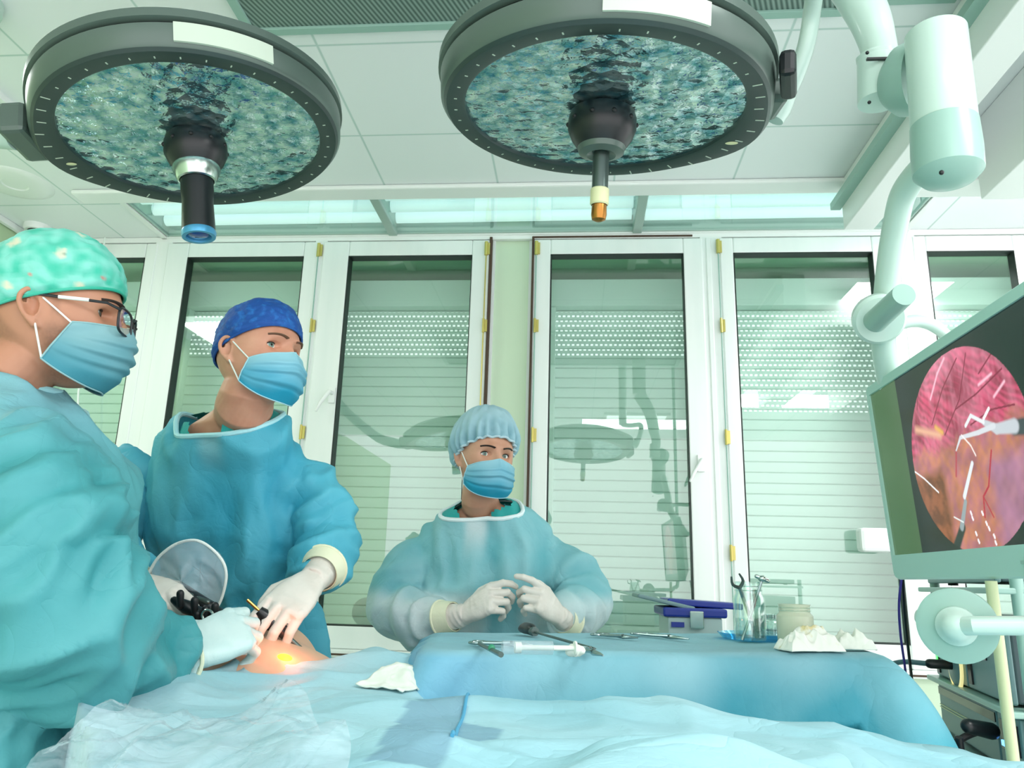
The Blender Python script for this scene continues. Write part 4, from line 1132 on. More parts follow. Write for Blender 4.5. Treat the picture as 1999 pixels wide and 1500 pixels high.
s1 = person('person', 'surgeon in green printed cap and black glasses, standing nearest at left', M1,
    [(nk1, .056), (M1 @ V((0, -.06, -.11)), .060), (n1+V((.0, 0, .0)), .068), (n1+V((-.02, .0, -.06)), .075)], to1, [arm1R, arm1L], M_skin1, M_iris2, M_hair, 23, M_gown1, GA1, .2, beard=True, gaze=(-5, 0))
mask(s1, M1, M_mask1, '#8fb9bd', '#3d8d9e', 4, (60, 24), .006)
cA, cB, cC, cD = [np.array(lin(c_)) for c_ in ('#1fae92', '#79c9ba', '#cfcab0', '#c87a70')]
def capcol(d_, tt, w_):
    if tt < 0: return cA*.9
    n_ = noise.noise(V(d_)*6+V((3, 1, 0))); k_ = min(1, max(0, .5+n_*1.2+w_*60)); c_ = cA*(1-k_)+cB*k_
    for q, col_, rr in ((V((.75, .25, .60)), cC, .10), (V((.95, -.1, .25)), cD, .035), (V((.8, .6, .15)), cC, .09), (V((.6, -.4, .7)), cC, .10), (V((.55, .8, .35)), cD, .03), (V((.9, -.4, .05)), cC, .08), (V((.3, .3, .9)), cC, .08), (V((.77, .27, .61)), np.array((.02, .02, .02)), .025)):
        dd_ = (V(d_)-q.normalized()).length
        a_ = float(sm(rr, rr*.6, dd_+.03*noise.noise(V(d_)*20))); c_ = c_*(1-a_)+col_*a_
    return c_
cap(s1, M1, M_cap1, -3, 18, .006, .016, 8, cols=capcol)
# glasses
gl = MB(); 
def gp(x, y, z): return M1 @ V((x, y, z))
for s_ in (-1, 1):
    pts = []
    for k in range(29):
        a = 2*PI*k/28; ca, sa = math.cos(a), math.sin(a)
        pts.append(gp(s_*.035+.0265*math.copysign(abs(ca)**.55, ca), .114-.010*abs(.035+.0265*s_*ca)/.06, -.013+.0205*math.copysign(abs(sa)**.55, sa)))
    gl.tube(pts, .0021, 8, cap=False)
gl.tube([gp(-.0105, .113, -.004), gp(0, .117, .0), gp(.0105, .113, -.004)], .002, 8)
go = gl.build('eyeglasses', M_black, s1)
for s_ in (-1, 1):
    tl = MB(); tl.tube([gp(s_*.062, .106, .001), gp(s_*.072, .088, .008), gp(s_*.078, .06, .0082), gp(s_*.0812, .025, .009), gp(s_*.081, -.02, .012)], .0024, 8); tl.build('temple', M_black, go)
    tl = MB(); tl.tube([gp(s_*.0785, .064, .0085), gp(s_*.0812, .022, .009)], .0030, 8); tl.build('temple_panel', M_strap, go)
    lz = MB(); P_ = []
    for k in range(28):
        a = 2*PI*k/28; ca, sa = math.cos(a), math.sin(a); P_.append(gp(s_*.035+.0265*math.copysign(abs(ca)**.55, ca), .114-.010*abs(.035+.0265*s_*ca)/.06, -.013+.0205*math.copysign(abs(sa)**.55, sa)))
    lz.add(P_, [tuple(range(28))]); lz.build('lens', M_jar, go, smooth=False)
wr = T_(358, 1282, 1.26); kn = T_(430, 1246, 1.31)
hand(s1, wr, kn-wr, V((.05, -.9, .40)), -1, [(.55, 1.0, .7), (.7, 1.05, .7), (.85, 1.1, .7), (1.0, 1.1, .7)], M_glove1, 1.12, 1.1, (.8, .8), M_cuff, .040, .046, cuffdir=T_(338, 1292, 1.22)-wr)

# ---------------- scrub nurse
hd3 = T_(948, 893, 2.12)
M3 = head_matrix(hd3, -60, -2, -2, .93)
n3 = T_(940, 992, 2.16)
sh3 = V((.985, -.17, 0)).normalized()
C3 = V((n3.x+.01, n3.y+.05, 0)); z3 = n3.z+.012
t3 = lambda z, rx, ry, dx=0, dy=0: (V((C3.x+dx, C3.y+dy, z)), sh3, rx, ry)
to3 = [t3(z3+.010, .060, .055, 0, -.03), t3(z3-.006, .09, .07, 0, -.03), t3(z3-.03, .135, .085, 0, -.02), t3(z3-.07, .18, .10), t3(z3-.15, .195, .125), t3(z3-.30, .185, .135), t3(z3-.45, .18, .13), t3(z3-.6, .2, .14), t3(.75, .2, .14), t3(.18, .25, .18)]
arm3R = [(T_(850, 1082, 2.20), .052), (T_(795, 1120, 2.17), .070), (T_(775, 1185, 2.12), .085), (T_(810, 1215, 2.04), .075), (T_(875, 1206, 1.96), .038)]
arm3L = [(T_(1042, 1078, 2.18), .052), (T_(1102, 1110, 2.16), .068), (T_(1135, 1170, 2.12), .078), (T_(1120, 1200, 2.04), .070), (T_(1085, 1205, 1.97), .038)]
GA3 = dict(cols=('#12a0ae', '#8fd0d6', '#d4e4e4'), amp=.020, neck=n3, front=(-.17, -.98, 0), open=.002, bind=M_bindw)
zc = T_(860, 1165, 2.1).z
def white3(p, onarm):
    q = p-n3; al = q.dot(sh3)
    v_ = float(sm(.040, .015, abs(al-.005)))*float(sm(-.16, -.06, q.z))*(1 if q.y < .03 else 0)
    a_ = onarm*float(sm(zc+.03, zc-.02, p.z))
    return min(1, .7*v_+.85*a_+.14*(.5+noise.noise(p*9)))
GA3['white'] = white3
nk3 = M3 @ V((0, -.02, -.07))
s3 = person('person', 'nurse in puffy blue hair cover, standing behind the instrument table', M3,
    [(nk3, .046), (M3 @ V((0, -.03, -.12)), .047), (n3, .055), (n3+V((0, .02, -.04)), .07)], to3, [arm3R, arm3L], M_skin3, M_iris, M_hair, 37, M_gown3, GA3, .2, gaze=(-12, 0))
mask(s3, M3, M_mask, '#a0d2de', '#1899b8', 7)
bA, bB, bC = [np.array(lin(c_)) for c_ in ('#2f7f90', '#8fc0cc', '#b9d6de')]
def boufcol(d_, tt, w_):
    if tt < 0: return bC
    k_ = min(1, max(0, .55+w_*90+.5*noise.noise(V(d_)*9))); g_ = float(sm(.55, .1, tt))*.6
    c_ = bA*(1-k_)+bB*k_
    return c_*(g_)+(bB*.6+bC*.4*1)*(1-g_)*.98
cap(s3, M3, M_cap3, -6, 26, .006, .034, 15, 'bouffant_cap', gather=1, cols=boufcol, back=.6)
wr = T_(908, 1200, 1.93); kn = T_(955, 1170, 1.90)
hand(s3, wr, kn-wr, V((-.15, -.85, .55)), -1, [(.35, .75, .5), (.8, 1.0, .6), (1.0, 1.1, .6), (1.1, 1.1, .6)], M_glove, .95, .4, (.4, .3), M_cuff, .075, .046, cuffdir=T_(848, 1212, 1.98)-wr)
wr = T_(1090, 1203, 1.94); kn = T_(1056, 1170, 1.90)
hand(s3, wr, kn-wr, V((.25, -.85, .45)), 1, [(.25, .5, .4), (.85, 1.1, .6), (1.0, 1.1, .6), (1.1, 1.1, .6)], M_glove, .93, .4, (.5, .3), M_cuff, .055, .044, cuffdir=T_(1105, 1212, 1.97)-wr)

# ------------------------------------------------------------------ patient, operating table and drapes
pat = empty('person', (-.4, 1.35, .86), 'patient lying draped on the operating table with bare belly showing', 'person')
pd = V((.93, -.36, 0)).normalized(); pc = V((-.60, 1.50, 0)); pn = V((0, 0, 1)).cross(pd)
def pp(a, s_, z): return pc+pd*a+pn*s_+V((0, 0, z))
b = MB()
b.tube([pp(-.62, 0, 1.0), pp(-.40, 0, 1.02), pp(-.2, 0, 1.02), pp(-.02, 0, 1.035), pp(.14, 0, 1.01), pp(.28, 0, .99)], [(.13, .075), (.19, .10), (.175, .10), (.165, .105), (.165, .075), (.13, .06)], 32, smooth=4)
b.sphere(pp(-.84, 0, 1.02), (.10, .08, .095), 20, 14); b.tube([pp(-.74, 0, 1.0), pp(-.6, 0, 1.0)], .055, 16)
for s_ in (-.085, .085): b.tube([pp(.22, s_, .98), pp(.55, s_, .985), pp(.90, s_*1.1, .95), pp(.96, s_*1.1, .99)], [.075, .055, .035, .03], 16, ends=True)
for s_ in (-1, 1): b.tube([pp(-.42, .18*s_, .97), pp(-.15, .20*s_, .93), pp(.10, .20*s_, .93)], [.045, .038, .03], 14, ends=True)
bc = T_(500, 1300, 1.53)
b.sphere(V((bc.x, bc.y+.02, bc.z-.040)), (.122, .155, .128), 40, 28)
# transform the tube frame: wide axis must be horizontal -> remesh unites all
co, no, fs = remesh(b, .008, 6)
PT = np.array(lin('#e3b795'))
build_np('body', co, fs, M_belly, pat)
# belly dome, shaped where the photograph shows it
bc = T_(500, 1300, 1.53)
# emissive disc on the skin imitates light shining through from inside
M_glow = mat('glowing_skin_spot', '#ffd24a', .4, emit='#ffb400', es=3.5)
# build belly as part of the patient: skin mound
PB = V((0, 0, 0))
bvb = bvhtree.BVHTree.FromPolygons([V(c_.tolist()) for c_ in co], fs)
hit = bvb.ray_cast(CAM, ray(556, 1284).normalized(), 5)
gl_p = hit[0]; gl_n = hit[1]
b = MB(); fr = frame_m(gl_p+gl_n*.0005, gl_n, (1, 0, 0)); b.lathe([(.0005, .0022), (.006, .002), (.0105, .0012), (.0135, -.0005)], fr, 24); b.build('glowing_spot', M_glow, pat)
pl = bpy.data.lights.new('added_halo_light', 'POINT'); pl.energy = .13; pl.color = (1, .16, .05); pl.shadow_soft_size = .012  # added red point light outside the skin, makes the pink halo
po = bpy.data.objects.new('added_halo_light', pl); COL.objects.link(po); po.location = gl_p+gl_n*.022+V((.006, 0, -.004))

# operating table under the drape
ot = empty('operating_table', (-.3, 1.35, 0), 'operating table hidden beneath the light blue patient drape', 'operating table')
R2 = Matrix.Rotation(math.atan2(pd.y, pd.x), 3, 'Z')
b = MB(); b.box(pp(.02, 0, .87), (1.75, .46, .05), R2); b.build('mattress', M_padg, ot, smooth=False, bevel=.015)
b = MB(); b.box(pp(.02, 0, .82), (1.7, .42, .045), R2); b.build('table_frame', M_chrome, ot, smooth=False, bevel=.008)
b = MB(); b.box(pp(-.1, 0, .43), (.28, .28, .76), R2); b.build('column', M_chrome, ot, smooth=False, bevel=.02)
b = MB(); b.box(pp(-.05, 0, .04), (1.0, .42, .08), R2); b.build('base', M_dsteel, ot, smooth=False, bevel=.02)

# patient drape: a height field with folds through measured points
ctrl = [(385, 1332, 1.063), (430, 1328, 1.063), (470, 1324, 1.063), (520, 1320, 1.063), (560, 1316, 1.063), (600, 1308, 1.066), (655, 1290, 1.085), (700, 1288, 1.09), (760, 1302, 1.085), (820, 1330, 1.08), (640, 1360, 1.07), (750, 1400, 1.08), (860, 1400, 1.075), (940, 1420, 1.07), (1000, 1440, 1.06), (1100, 1412, 1.065), (1230, 1398, 1.07), (1350, 1386, 1.08), (1450, 1410, 1.075), (1560, 1432, 1.065), (1700, 1462, 1.05), (1850, 1503, 1.03), (1000, 1500, 1.07), (1300, 1500, 1.09), (1600, 1500, 1.07), (620, 1450, 1.075), (800, 1500, 1.08), (450, 1420, 1.05), (500, 1360, 1.05), (400, 1370, 1.05), (560, 1380, 1.055), (350, 1450, 1.045), (250, 1480, 1.035), (400, 1500, 1.05), (600, 1500, 1.07)]
CT = []
for x, y, z in ctrl:
    q = at(x, y, z=z); CT.append((q.x, q.y, z))
CT += [(.35, 1.75, .85), (.0, 1.75, .86), (-.1, 1.45, .93), (-.2, 1.36, 1.0), (.0, 1.28, .98), (.15, 1.42, .92), (.45, 1.35, .94), (.7, 1.25, .95), (.9, 1.3, .9), (-.95, 1.5, 1.07), (-.95, 1.2, 1.04), (-1.15, 1.6, 1.05), (-.5, 1.72, 1.04), (-.75, 1.75, 1.04), (-.25, 1.7, 1.0), (.3, .55, 1.06), (-.3, .55, 1.05), (.75, .6, 1.03), (-.75, .75, 1.03), (-1.1, .9, 1.0)]
CT = np.array(CT)
gx, gy = np.linspace(-1.2, .64, 290), np.linspace(.42, 1.80, 240)
GX, GY = np.meshgrid(gx, gy)
pts2 = CT[:, :2]
def rb_(r2): return np.sqrt(r2+.004)
GZ = np.zeros_like(GX); WS = np.zeros_like(GX)
for k in range(len(pts2)):
    w_k = (((GX-pts2[k, 0])**2+(GY-pts2[k, 1])**2)+.0012)**-2.2
    GZ += w_k*CT[k, 2]; WS += w_k
GZ /= WS
# edges fall away outside the table
def clampdist(P, s0, s1, a0, a1):
    pass
rx_ = (GX-pc.x)*pd.x+(GY-pc.y)*pd.y; ry_ = (GX-pc.x)*pn.x+(GY-pc.y)*pn.y
edge = np.maximum(0, ry_-.27)
GZ -= np.minimum(edge*3.2, .65)
for j in range(GX.shape[0]):
    for i in range(GX.shape[1]):
        p = V((GX[j, i], GY[j, i], 0)); wv = noise.noise(p*2.2)
        left = float(sm(-.25, -.6, p.x)); 
        f1 = 1-2*abs(noise.noise(V((p.x*4+wv*2, p.y*2.2+wv, 3))))
        f2 = 1-2*abs(noise.noise(V((p.x*9+wv*2, p.y*6, 8))))
        sc1 = 1-min(1, abs(noise.noise(V((p.x*1.6+p.y*1.1, p.y*2.6-p.x*.8, 12))))*7)
        GZ[j, i] += (.014+.020*left)*f1+(.005+.012*left)*f2+.010*sc1
bl_ = sorted([(q.x, q.y) for q in [at(x_, y_, z=1.063) for x_, y_ in ((330, 1338), (385, 1330), (430, 1326), (480, 1322), (520, 1319), (560, 1315), (600, 1306), (612, 1296), (640, 1280))]])
def bcut(x): return float(np.interp(x, [a for a, b_ in bl_], [b_ for a, b_ in bl_]))
DL0 = at(150, 1350, z=1.07); DL1 = at(165, 1560, z=1.07)
for j in range(GX.shape[0]):
    for i in range(GX.shape[1]):
        if abs(GX[j, i]-bc.x) < .26:
            w9 = float(sm(.20, .05, abs(GY[j, i]-bcut(GX[j, i])))*sm(.24, .14, abs(GX[j, i]-bc.x)))
            GZ[j, i] = GZ[j, i]*(1-w9)+1.058*w9
def bellycut(p): return ((p.x-bc.x)/.118)**2+((p.y-bc.y-.02)/.155)**2
vs = []; cs = []; 
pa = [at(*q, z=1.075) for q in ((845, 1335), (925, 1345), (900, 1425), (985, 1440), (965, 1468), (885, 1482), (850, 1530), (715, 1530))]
def inpoly(p, poly):
    c_ = False; n_ = len(poly)
    for i in range(n_):
        a, b_ = poly[i], poly[i-1]
        if (a.y > p.y) != (b_.y > p.y) and p.x < (b_.x-a.x)*(p.y-a.y)/(b_.y-a.y)+a.x: c_ = not c_
    return c_
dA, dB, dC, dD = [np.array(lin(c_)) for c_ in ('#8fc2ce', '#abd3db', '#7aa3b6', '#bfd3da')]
fs = []; NX = GX.shape[1]; cut = np.zeros(GX.shape, bool)
for j in range(GX.shape[0]):
    for i in range(NX):
        p = V((GX[j, i], GY[j, i], 0)); z = GZ[j, i]
        xl = float(DL0.x+(p.y-DL0.y)*(DL1.x-DL0.x)/(DL1.y-DL0.y))
        if p.y < DL0.y+.06 and p.x < xl:
            kf = float(sm(DL0.y+.06, DL0.y-.02, p.y)); dl = (xl-p.x)*kf; p.x += dl*.97; z -= min(dl*1.6, .45)
        e_ = bellycut(p)
        if p.y > bcut(p.x) and abs(p.x-bc.x) < .135: cut[j, i] = True
        vs.append((p.x, p.y, z))
        k_ = min(1, max(0, .5+noise.noise(p*4)*.9)); c_ = dA*(1-k_)+dB*k_
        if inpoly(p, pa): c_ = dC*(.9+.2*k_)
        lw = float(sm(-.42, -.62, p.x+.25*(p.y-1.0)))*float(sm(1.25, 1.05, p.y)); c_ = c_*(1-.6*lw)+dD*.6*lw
        cs.append(c_)
for j in range(GX.shape[0]-1):
    for i in range(NX-1):
        if not (cut[j, i] or cut[j, i+1] or cut[j+1, i] or cut[j+1, i+1]):
            fs.append((j*NX+i, j*NX+i+1, (j+1)*NX+i+1, (j+1)*NX+i))
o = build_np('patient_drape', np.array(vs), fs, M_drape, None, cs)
so_ = o.modifiers.new('s', 'SOLIDIFY'); so_.thickness = .003
sm_ = MB(); sp_ = []
for x_, y_ in ((926, 1348), (916, 1380), (903, 1424), (893, 1450), (880, 1500)):
    sp_.append(at(x_, y_, z=1.07))
sp_, _ = spline(sp_, [1]*len(sp_), 14)
for q in sp_:
    ii, jj = int(np.searchsorted(gx, q.x)), int(np.searchsorted(gy, q.y)); q.z = float(GZ[jj-1:jj+1, ii-1:ii+1].max())+.001
sm_.tube(sp_, .0022, 8); sm_.build('seam', mat('seam_blue', '#4d9fc4', .6), o)
tag(o, 'light blue drape spread over the patient across the bottom foreground', 'surgical drape')
# cream edge of adhesive film along belly
b = MB(); b.tube([T_(395, 1322, 1.50), T_(440, 1318, 1.47), T_(500, 1316, 1.44), T_(540, 1312, 1.43)], .0025, 8, smooth=4); b.build('film_edge', M_cream, o)

# crumpled clear plastic sheet at the lower left
PS = [(170, 1390), (330, 1375), (470, 1345), (560, 1325), (620, 1400), (700, 1500), (420, 1560), (150, 1560), (60, 1480)]
q0 = at(380, 1440, z=1.115); vs = []; fs = []; n_ = 90
ax0 = (at(640, 1440, z=1.115)-at(160, 1440, z=1.115)); ay0 = (at(430, 1352, z=1.115)-at(330, 1560, z=1.115))
for j in range(n_):
    for i in range(n_):
        u2, v2 = 2*i/(n_-1)-1, 2*j/(n_-1)-1; u_, v_ = u2*math.sqrt(1-v2*v2*.42)/2, v2*math.sqrt(1-u2*u2*.42)/2
        p = q0+ax0*u_*1.15+ay0*v_*1.2
        # base on the drape height
        ii = int(np.clip(np.searchsorted(gx, p.x), 1, len(gx)-1)); jj = int(np.clip(np.searchsorted(gy, p.y), 1, len(gy)-1))
        wv = noise.noise_vector(p*6)*.05; pw = p+wv
        f1 = 1-2*abs(noise.noise(V((pw.x*10, pw.y*4, 1)))); f2 = 1-2*abs(noise.noise(V((pw.x*22, pw.y*12, 5))))
        p.z = GZ[jj, ii]+.012+.020*max(0, f1)+.008*f2
        p += V((noise.noise(p*7)*.02, noise.noise(p*7+V((9, 0, 0)))*.02, 0)); vs.append(p)
for j in range(n_-1):
    for i in range(n_-1):
        fs.append((j*n_+i, j*n_+i+1, (j+1)*n_+i+1, (j+1)*n_+i))
b = MB(); b.add(vs, fs); o = b.build('plastic_sheet', M_plastic, auto=False); tag(o, 'crumpled clear plastic sheet lying on the drape at lower left', 'plastic sheet')

# ------------------------------------------------------------------ instrument table
TZ = 1.13
Aq = at(985, 1283, z=TZ); Bq = at(1690, 1284, z=TZ)
PA = V((-.255, 1.335, TZ)); PB = V((.575, 1.60, TZ)); PC_ = V((.60, 2.18, TZ)); PD = V((-.315, 1.765, TZ))
it = empty('instrument_table', ((PA+PC_)/2).to_tuple()[:2]+(0,), 'instrument table covered by the teal sheet in front of the nurse', 'table')
def inset(k): c_ = (PA+PB+PC_+PD)/4; return [c_+(q-c_)*k for q in (PA, PB, PC_, PD)]
b = MB(); q = inset(.95); b.loft([[V((p.x, p.y, TZ-.035)) for p in q], [V((p.x, p.y, TZ-.012)) for p in q]]); b.build('tray_top', M_chrome, it, smooth=False)
for k, p in enumerate(inset(.82)):
    if k == 0: continue
    b = MB(); b.tube([V((p.x, p.y, .06)), V((p.x, p.y, TZ-.03))], .014, 14); lo_ = b.build('leg', M_chrome, it)
    b = MB(); b.tube([V((p.x-.012, p.y, .035)), V((p.x+.012, p.y, .035))], .034, 20); b.build('wheel', M_blackr, lo_)
# sheet: loop around the table, rings from the middle to the hem
loop = []
q = [PA, PB, PC_, PD]; rad = .05
for k in range(4):
    p0, p1, p2 = q[k-1], q[k], q[(k+1) % 4]
    d1 = (p1-p0).normalized(); d2 = (p2-p1).normalized()
    s0 = p0+d1*rad; e0 = p1-d1*rad
    nseg = int((e0-s0).length/.012)
    for i in range(nseg): loop.append((s0.lerp(e0, i/nseg), (V((d1.y, -d1.x, 0)))))
    for i in range(8):
        t_ = i/8; a = e0.lerp(p1, t_); b_ = p1.lerp(p1+d2*rad, t_); n1_ = V((d1.y, -d1.x, 0)); n2_ = V((d2.y, -d2.x, 0))
        loop.append((a.lerp(b_, t_), n1_.lerp(n2_, t_).normalized()))
cc = (PA+PB+PC_+PD)/4; NL = len(loop)
rings = []; cols = []
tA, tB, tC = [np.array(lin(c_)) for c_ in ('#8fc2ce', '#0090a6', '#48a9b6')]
for k in np.linspace(.02, 1, 26):
    R_ = []
    for p, n_ in loop:
        w_ = cc+(p-cc)*float(k); wv = noise.noise(w_*3)
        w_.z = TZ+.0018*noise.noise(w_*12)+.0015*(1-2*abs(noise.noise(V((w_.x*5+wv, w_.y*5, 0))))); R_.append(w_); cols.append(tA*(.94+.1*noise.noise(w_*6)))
    rings.append(R_)
nh = 26
arc = [0]
for i in range(1, NL): arc.append(arc[-1]+(loop[i][0]-loop[i-1][0]).length)
for h in range(1, nh+1):
    t_ = h/nh; R_ = []
    for i, (p, n_) in enumerate(loop):
        right = float(sm(.50, .58, p.x)); front = float(sm(1.72, 1.62, p.y-.30*(p.x+.3)))*(1-right)
        leftc = float(sm(-.02, -.24, p.x))
        hang = .15+.10*right+.05*leftc+.02*noise.noise(p*3)
        hang = hang*(1-.0*front)
        if right > 0: hang = .17+.30*right
        out = .012+.035*math.sin(t_*PI*.5)
        out += right*.12*(1-(1-t_)**2)*float(sm(2.3, 1.75, p.y))
        fold = .022*(1-2*abs(noise.noise(V((arc[i]*3.2, t_*.6, 4)))))+.010*noise.noise(V((arc[i]*9, t_*1.2, 9)))
        fold += leftc*.034*(1-2*abs(math.sin(arc[i]*24+t_*1.5)))
        w_ = p+n_*(out+fold*t_**(1-.5*leftc))
        w_.z = TZ-hang*(t_ if right < .3 else t_**(1+.5*right))-.002
        w_.z -= .004*math.sin(arc[i]*14)*t_
        # hem tucked under at the front
        if front > .2: w_ -= n_*.055*float(sm(.72, 1, t_))*front; w_.z += .010*float(sm(.8, 1, t_))*front
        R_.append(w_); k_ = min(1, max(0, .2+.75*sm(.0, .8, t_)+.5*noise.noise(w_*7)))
        k_ = k_*float(.35+.65*sm(-.15, .12, p.x)); c_ = tA*(1-k_)+tB*k_  # lit top and shaded sides painted in: pale cloth deepening down the drop
        c_ = c_*(1-right*.35*float(sm(1.0,.0,t_)))+tC*right*.35*float(sm(1.0,.0,t_)); c_ = c_*(1-.5*leftc)+np.array(lin('#5faed6'))*.5*leftc; cols.append(c_)  # left corner tinted blue to paint in the shading of its folds
    rings.append(R_)
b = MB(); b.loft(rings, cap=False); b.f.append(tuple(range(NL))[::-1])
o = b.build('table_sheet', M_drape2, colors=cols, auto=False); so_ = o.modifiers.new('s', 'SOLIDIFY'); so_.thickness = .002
tag(o, 'teal blue cloth sheet draped over the instrument table, hanging in folds', 'table cover')

# ------------------------------------------------------------------ things on the instrument table
Z0 = TZ+.006
def tp(x, y, dz=0): q = at(x, y, z=Z0+dz); return q
def pistol(name, lab, a, b_, grp=None):
    t = empty(name, a, lab, 'surgical instrument', grp)
    d = (b_-a); L_ = d.length; d.normalize(); n_ = d.cross(V((0, 0, 1))).normalized(); u_ = V((0, 0, 1))
    m = MB(); m.tube([a+u_*.010, a+d*.03+u_*.013, a+d*.07+u_*.013, a+d*.085+u_*.010], [.008, .0125, .012, .008], 14, ends=True, smooth=3); m.build('handle', M_black, t)
    m = MB(); m.tube([a+d*.08+u_*.010, a+d*.098+u_*.010], [.010, .009], 14); m.build('knob', M_dsteel, t)
    m = MB(); m.tube([a+d*.095+u_*.009, b_+u_*.004], .0026, 10); m.build('shaft', M_dsteel, t)
    m = MB(); m.tube([b_-d*.016+u_*.005, b_+n_*.004+u_*.004], [.0025, .0008], 8); m.tube([b_-d*.016+u_*.005, b_-n_*.004+u_*.004], [.0025, .0008], 8); m.build('jaws', M_steel2, t)
    return t
pistol('surgical_forceps', 'black handled long shaft instrument lying before the nurse hands', tp(1018, 1237), tp(1160, 1272))

def scissors(lab, a, b_, c_, grp):
    t = empty('surgical_clamp', a, lab, 'surgical clamp', grp)
    d = (b_-a).normalized(); n_ = d.cross(V((0, 0, 1))).normalized(); u_ = V((0, 0, .004))
    for s_ in (-1, 1):
        m = MB(); rc = a+n_*.013*s_; m.tube([rc+(d*math.cos(k*PI/6)+n_*math.sin(k*PI/6))*.0115+u_ for k in range(13)], .0024, 8, cap=False); 
        m.tube([rc+d*.011+u_, a.lerp(b_, .35)+n_*.006*s_+u_, a.lerp(b_, .62)+u_*(1+.4*s_)], [.0026, .003, .0034], 8); m.tube([a.lerp(b_, .62)+u_*(1+.4*s_), a.lerp(b_, .8)-n_*.003*s_+u_, b_+u_], [.0034, .003, .0012], 8); m.build('arm', M_steel2, t)
    m = MB(); m.sphere(a.lerp(b_, .62)+u_*1.6, (.0045, .0045, .003), 10, 8); m.build('pivot', M_dsteel, t)
scissors('steel ring handled clamp nearer the middle of the teal table', tp(1172, 1243), tp(1245, 1250), None, 'steel clamps on the instrument table')
scissors('steel ring handled clamp with its tip pointing right, beside the bowl', tp(1250, 1241), tp(1345, 1252), None, 'steel clamps on the instrument table')
# clamps and syringe at the front left
scissors('dark steel clamp at the front left corner, behind the syringe', tp(932, 1259), tp(1040, 1264), None, 'steel clamps on the instrument table')
scissors('small dark steel clamp at the front edge right of the syringe', tp(1128, 1270), tp(1178, 1286), None, 'steel clamps on the instrument table')
t = empty('retractor', tp(950, 1266), 'small grey and green tipped instrument leaning beside the syringe', 'surgical instrument')
a, c_ = tp(935, 1262), tp(978, 1284); b = MB(); b.tube([a+V((0, 0, .004)), c_+V((0, 0, .004))], [.003, .0045], 8); b.build('shaft', M_dsteel, t); b = MB(); b.sphere(a.lerp(c_, .6)+V((0, 0, .007)), .006, 10, 8); b.build('tip', mat('green_plastic', '#2f8f6a', .4), t)
t = empty('syringe', tp(980, 1284), 'clear plastic syringe lying along the front edge of the table', 'syringe')
a, c_ = tp(980, 1280), tp(1078, 1281); d = (c_-a).normalized(); u_ = V((0, 0, .012))
b = MB(); b.tube([a+u_, c_+u_], .0105, 18); b.build('barrel', M_plastic, t)
b = MB(); b.tube([a+d*.02+u_, a+d*.03+u_, a+d*.031+u_, c_+d*.035+u_, c_+d*.036+u_, c_+d*.039+u_], [.0085, .0085, .004, .004, .011, .011], 14); b.build('plunger', M_gauze, t)
t = empty('gauze_ball', tp(1122, 1270), 'small white gauze ball on the table right of the syringe', 'gauze')
b = MB(); b.sphere(tp(1122, 1270, .008), (.016, .012, .010), 18, 12)
co, no, fs = remesh(b, .002, 1)
for i in range(len(co)): co[i] += no[i]*.003*noise.noise(V(co[i].tolist())*120)
build_np('ball', co, fs, M_gauze, t)
# blue dish with glass jars and probes
t = empty('blue_dish', tp(1470, 1250), 'flat translucent blue dish holding the tall glass jar', 'dish')
c_ = tp(1480, 1247); Mx = Matrix.Translation(c_)
b = MB(); b.lathe([(.001, .002), (.075, .002), (.088, .012), (.091, .012), (.078, -.001), (.001, -.001)], Mx, 48); b.build('dish', M_dish, t)
def jar(lab, c_, r_, h_, neck=.85, grp='glass jars on the instrument table', m=None):
    t = empty('glass_jar', c_, lab, 'glass jar', grp); Mx = Matrix.Translation(c_)
    b = MB(); b.lathe([(.001, .002), (r_*.92, .002), (r_, .008), (r_, h_*.72), (r_*neck, h_*.80), (r_*neck, h_*.97), (r_*(neck+.05), h_), (r_*(neck-.04), h_), (r_*(neck-.06), h_*.8), (r_*.93, h_*.71), (r_*.93, .008), (.001, .005)], Mx, 40); b.build('jar', m or M_jar, t)
    b = MB(); 
    for z in (.85, .92): b.tube([c_+V((r_*neck*1.02*math.cos(k*PI/12), r_*neck*1.02*math.sin(k*PI/12), h_*z)) for k in range(25)], .0014, 6, cap=False)
    b.build('screw_rim', M_jar, t)
    b = MB(); b.lathe([(.001, .004), (r_*.9, .004), (r_*.9, h_*.38), (.001, h_*.38)], Mx, 32); b.build('liquid', glassmat('water', (.86, .96, .96), .12, 0, .5), t)
jc = tp(1468, 1250)
jc = at(1466, 1252, z=Z0); jar('tall glass jar holding two long steel probes', jc, .034, .125)
j2 = at(1508, 1250, z=Z0); jar('low glass jar lying between the tall jar and frosted jar', at(1512, 1247, z=Z0), .026, .055)
j3 = at(1555, 1262, z=Z0); jar('short frosted wide glass jar behind the crumpled gauze', j3, .036, .082, m=mat('frosted_glass', '#dfe8d0', .2, alpha=.6))
def probe(lab, a, b_, r_, jaws):
    t = empty('surgical_probe', a, lab, 'surgical instrument', 'steel probes standing in the tall glass jar')
    d = (b_-a).normalized(); n_ = d.cross(V((0, 1, 0))).normalized()
    m = MB(); m.tube([a, b_], r_, 12); m.build('shaft', M_steel2, t)
    if jaws:
        for s_ in (-1, 1): m = MB(); m.tube([b_, b_+d*.012+n_*.012*s_, b_+d*.030+n_*.009*s_], [r_, r_*.8, .002], 8, smooth=3); m.build('jaw', M_dsteel, t)
    else:
        m = MB(); m.sphere(b_, (.010, .008, .007), 12, 8); m.tube([b_-n_*.013, b_+n_*.013], .0045, 10, ends=True); m.build('head', M_chrome, t)
pa_ = at(1450, 1252, d=(jc-CAM).dot(CF)); dj = (jc-CAM).dot(CF)
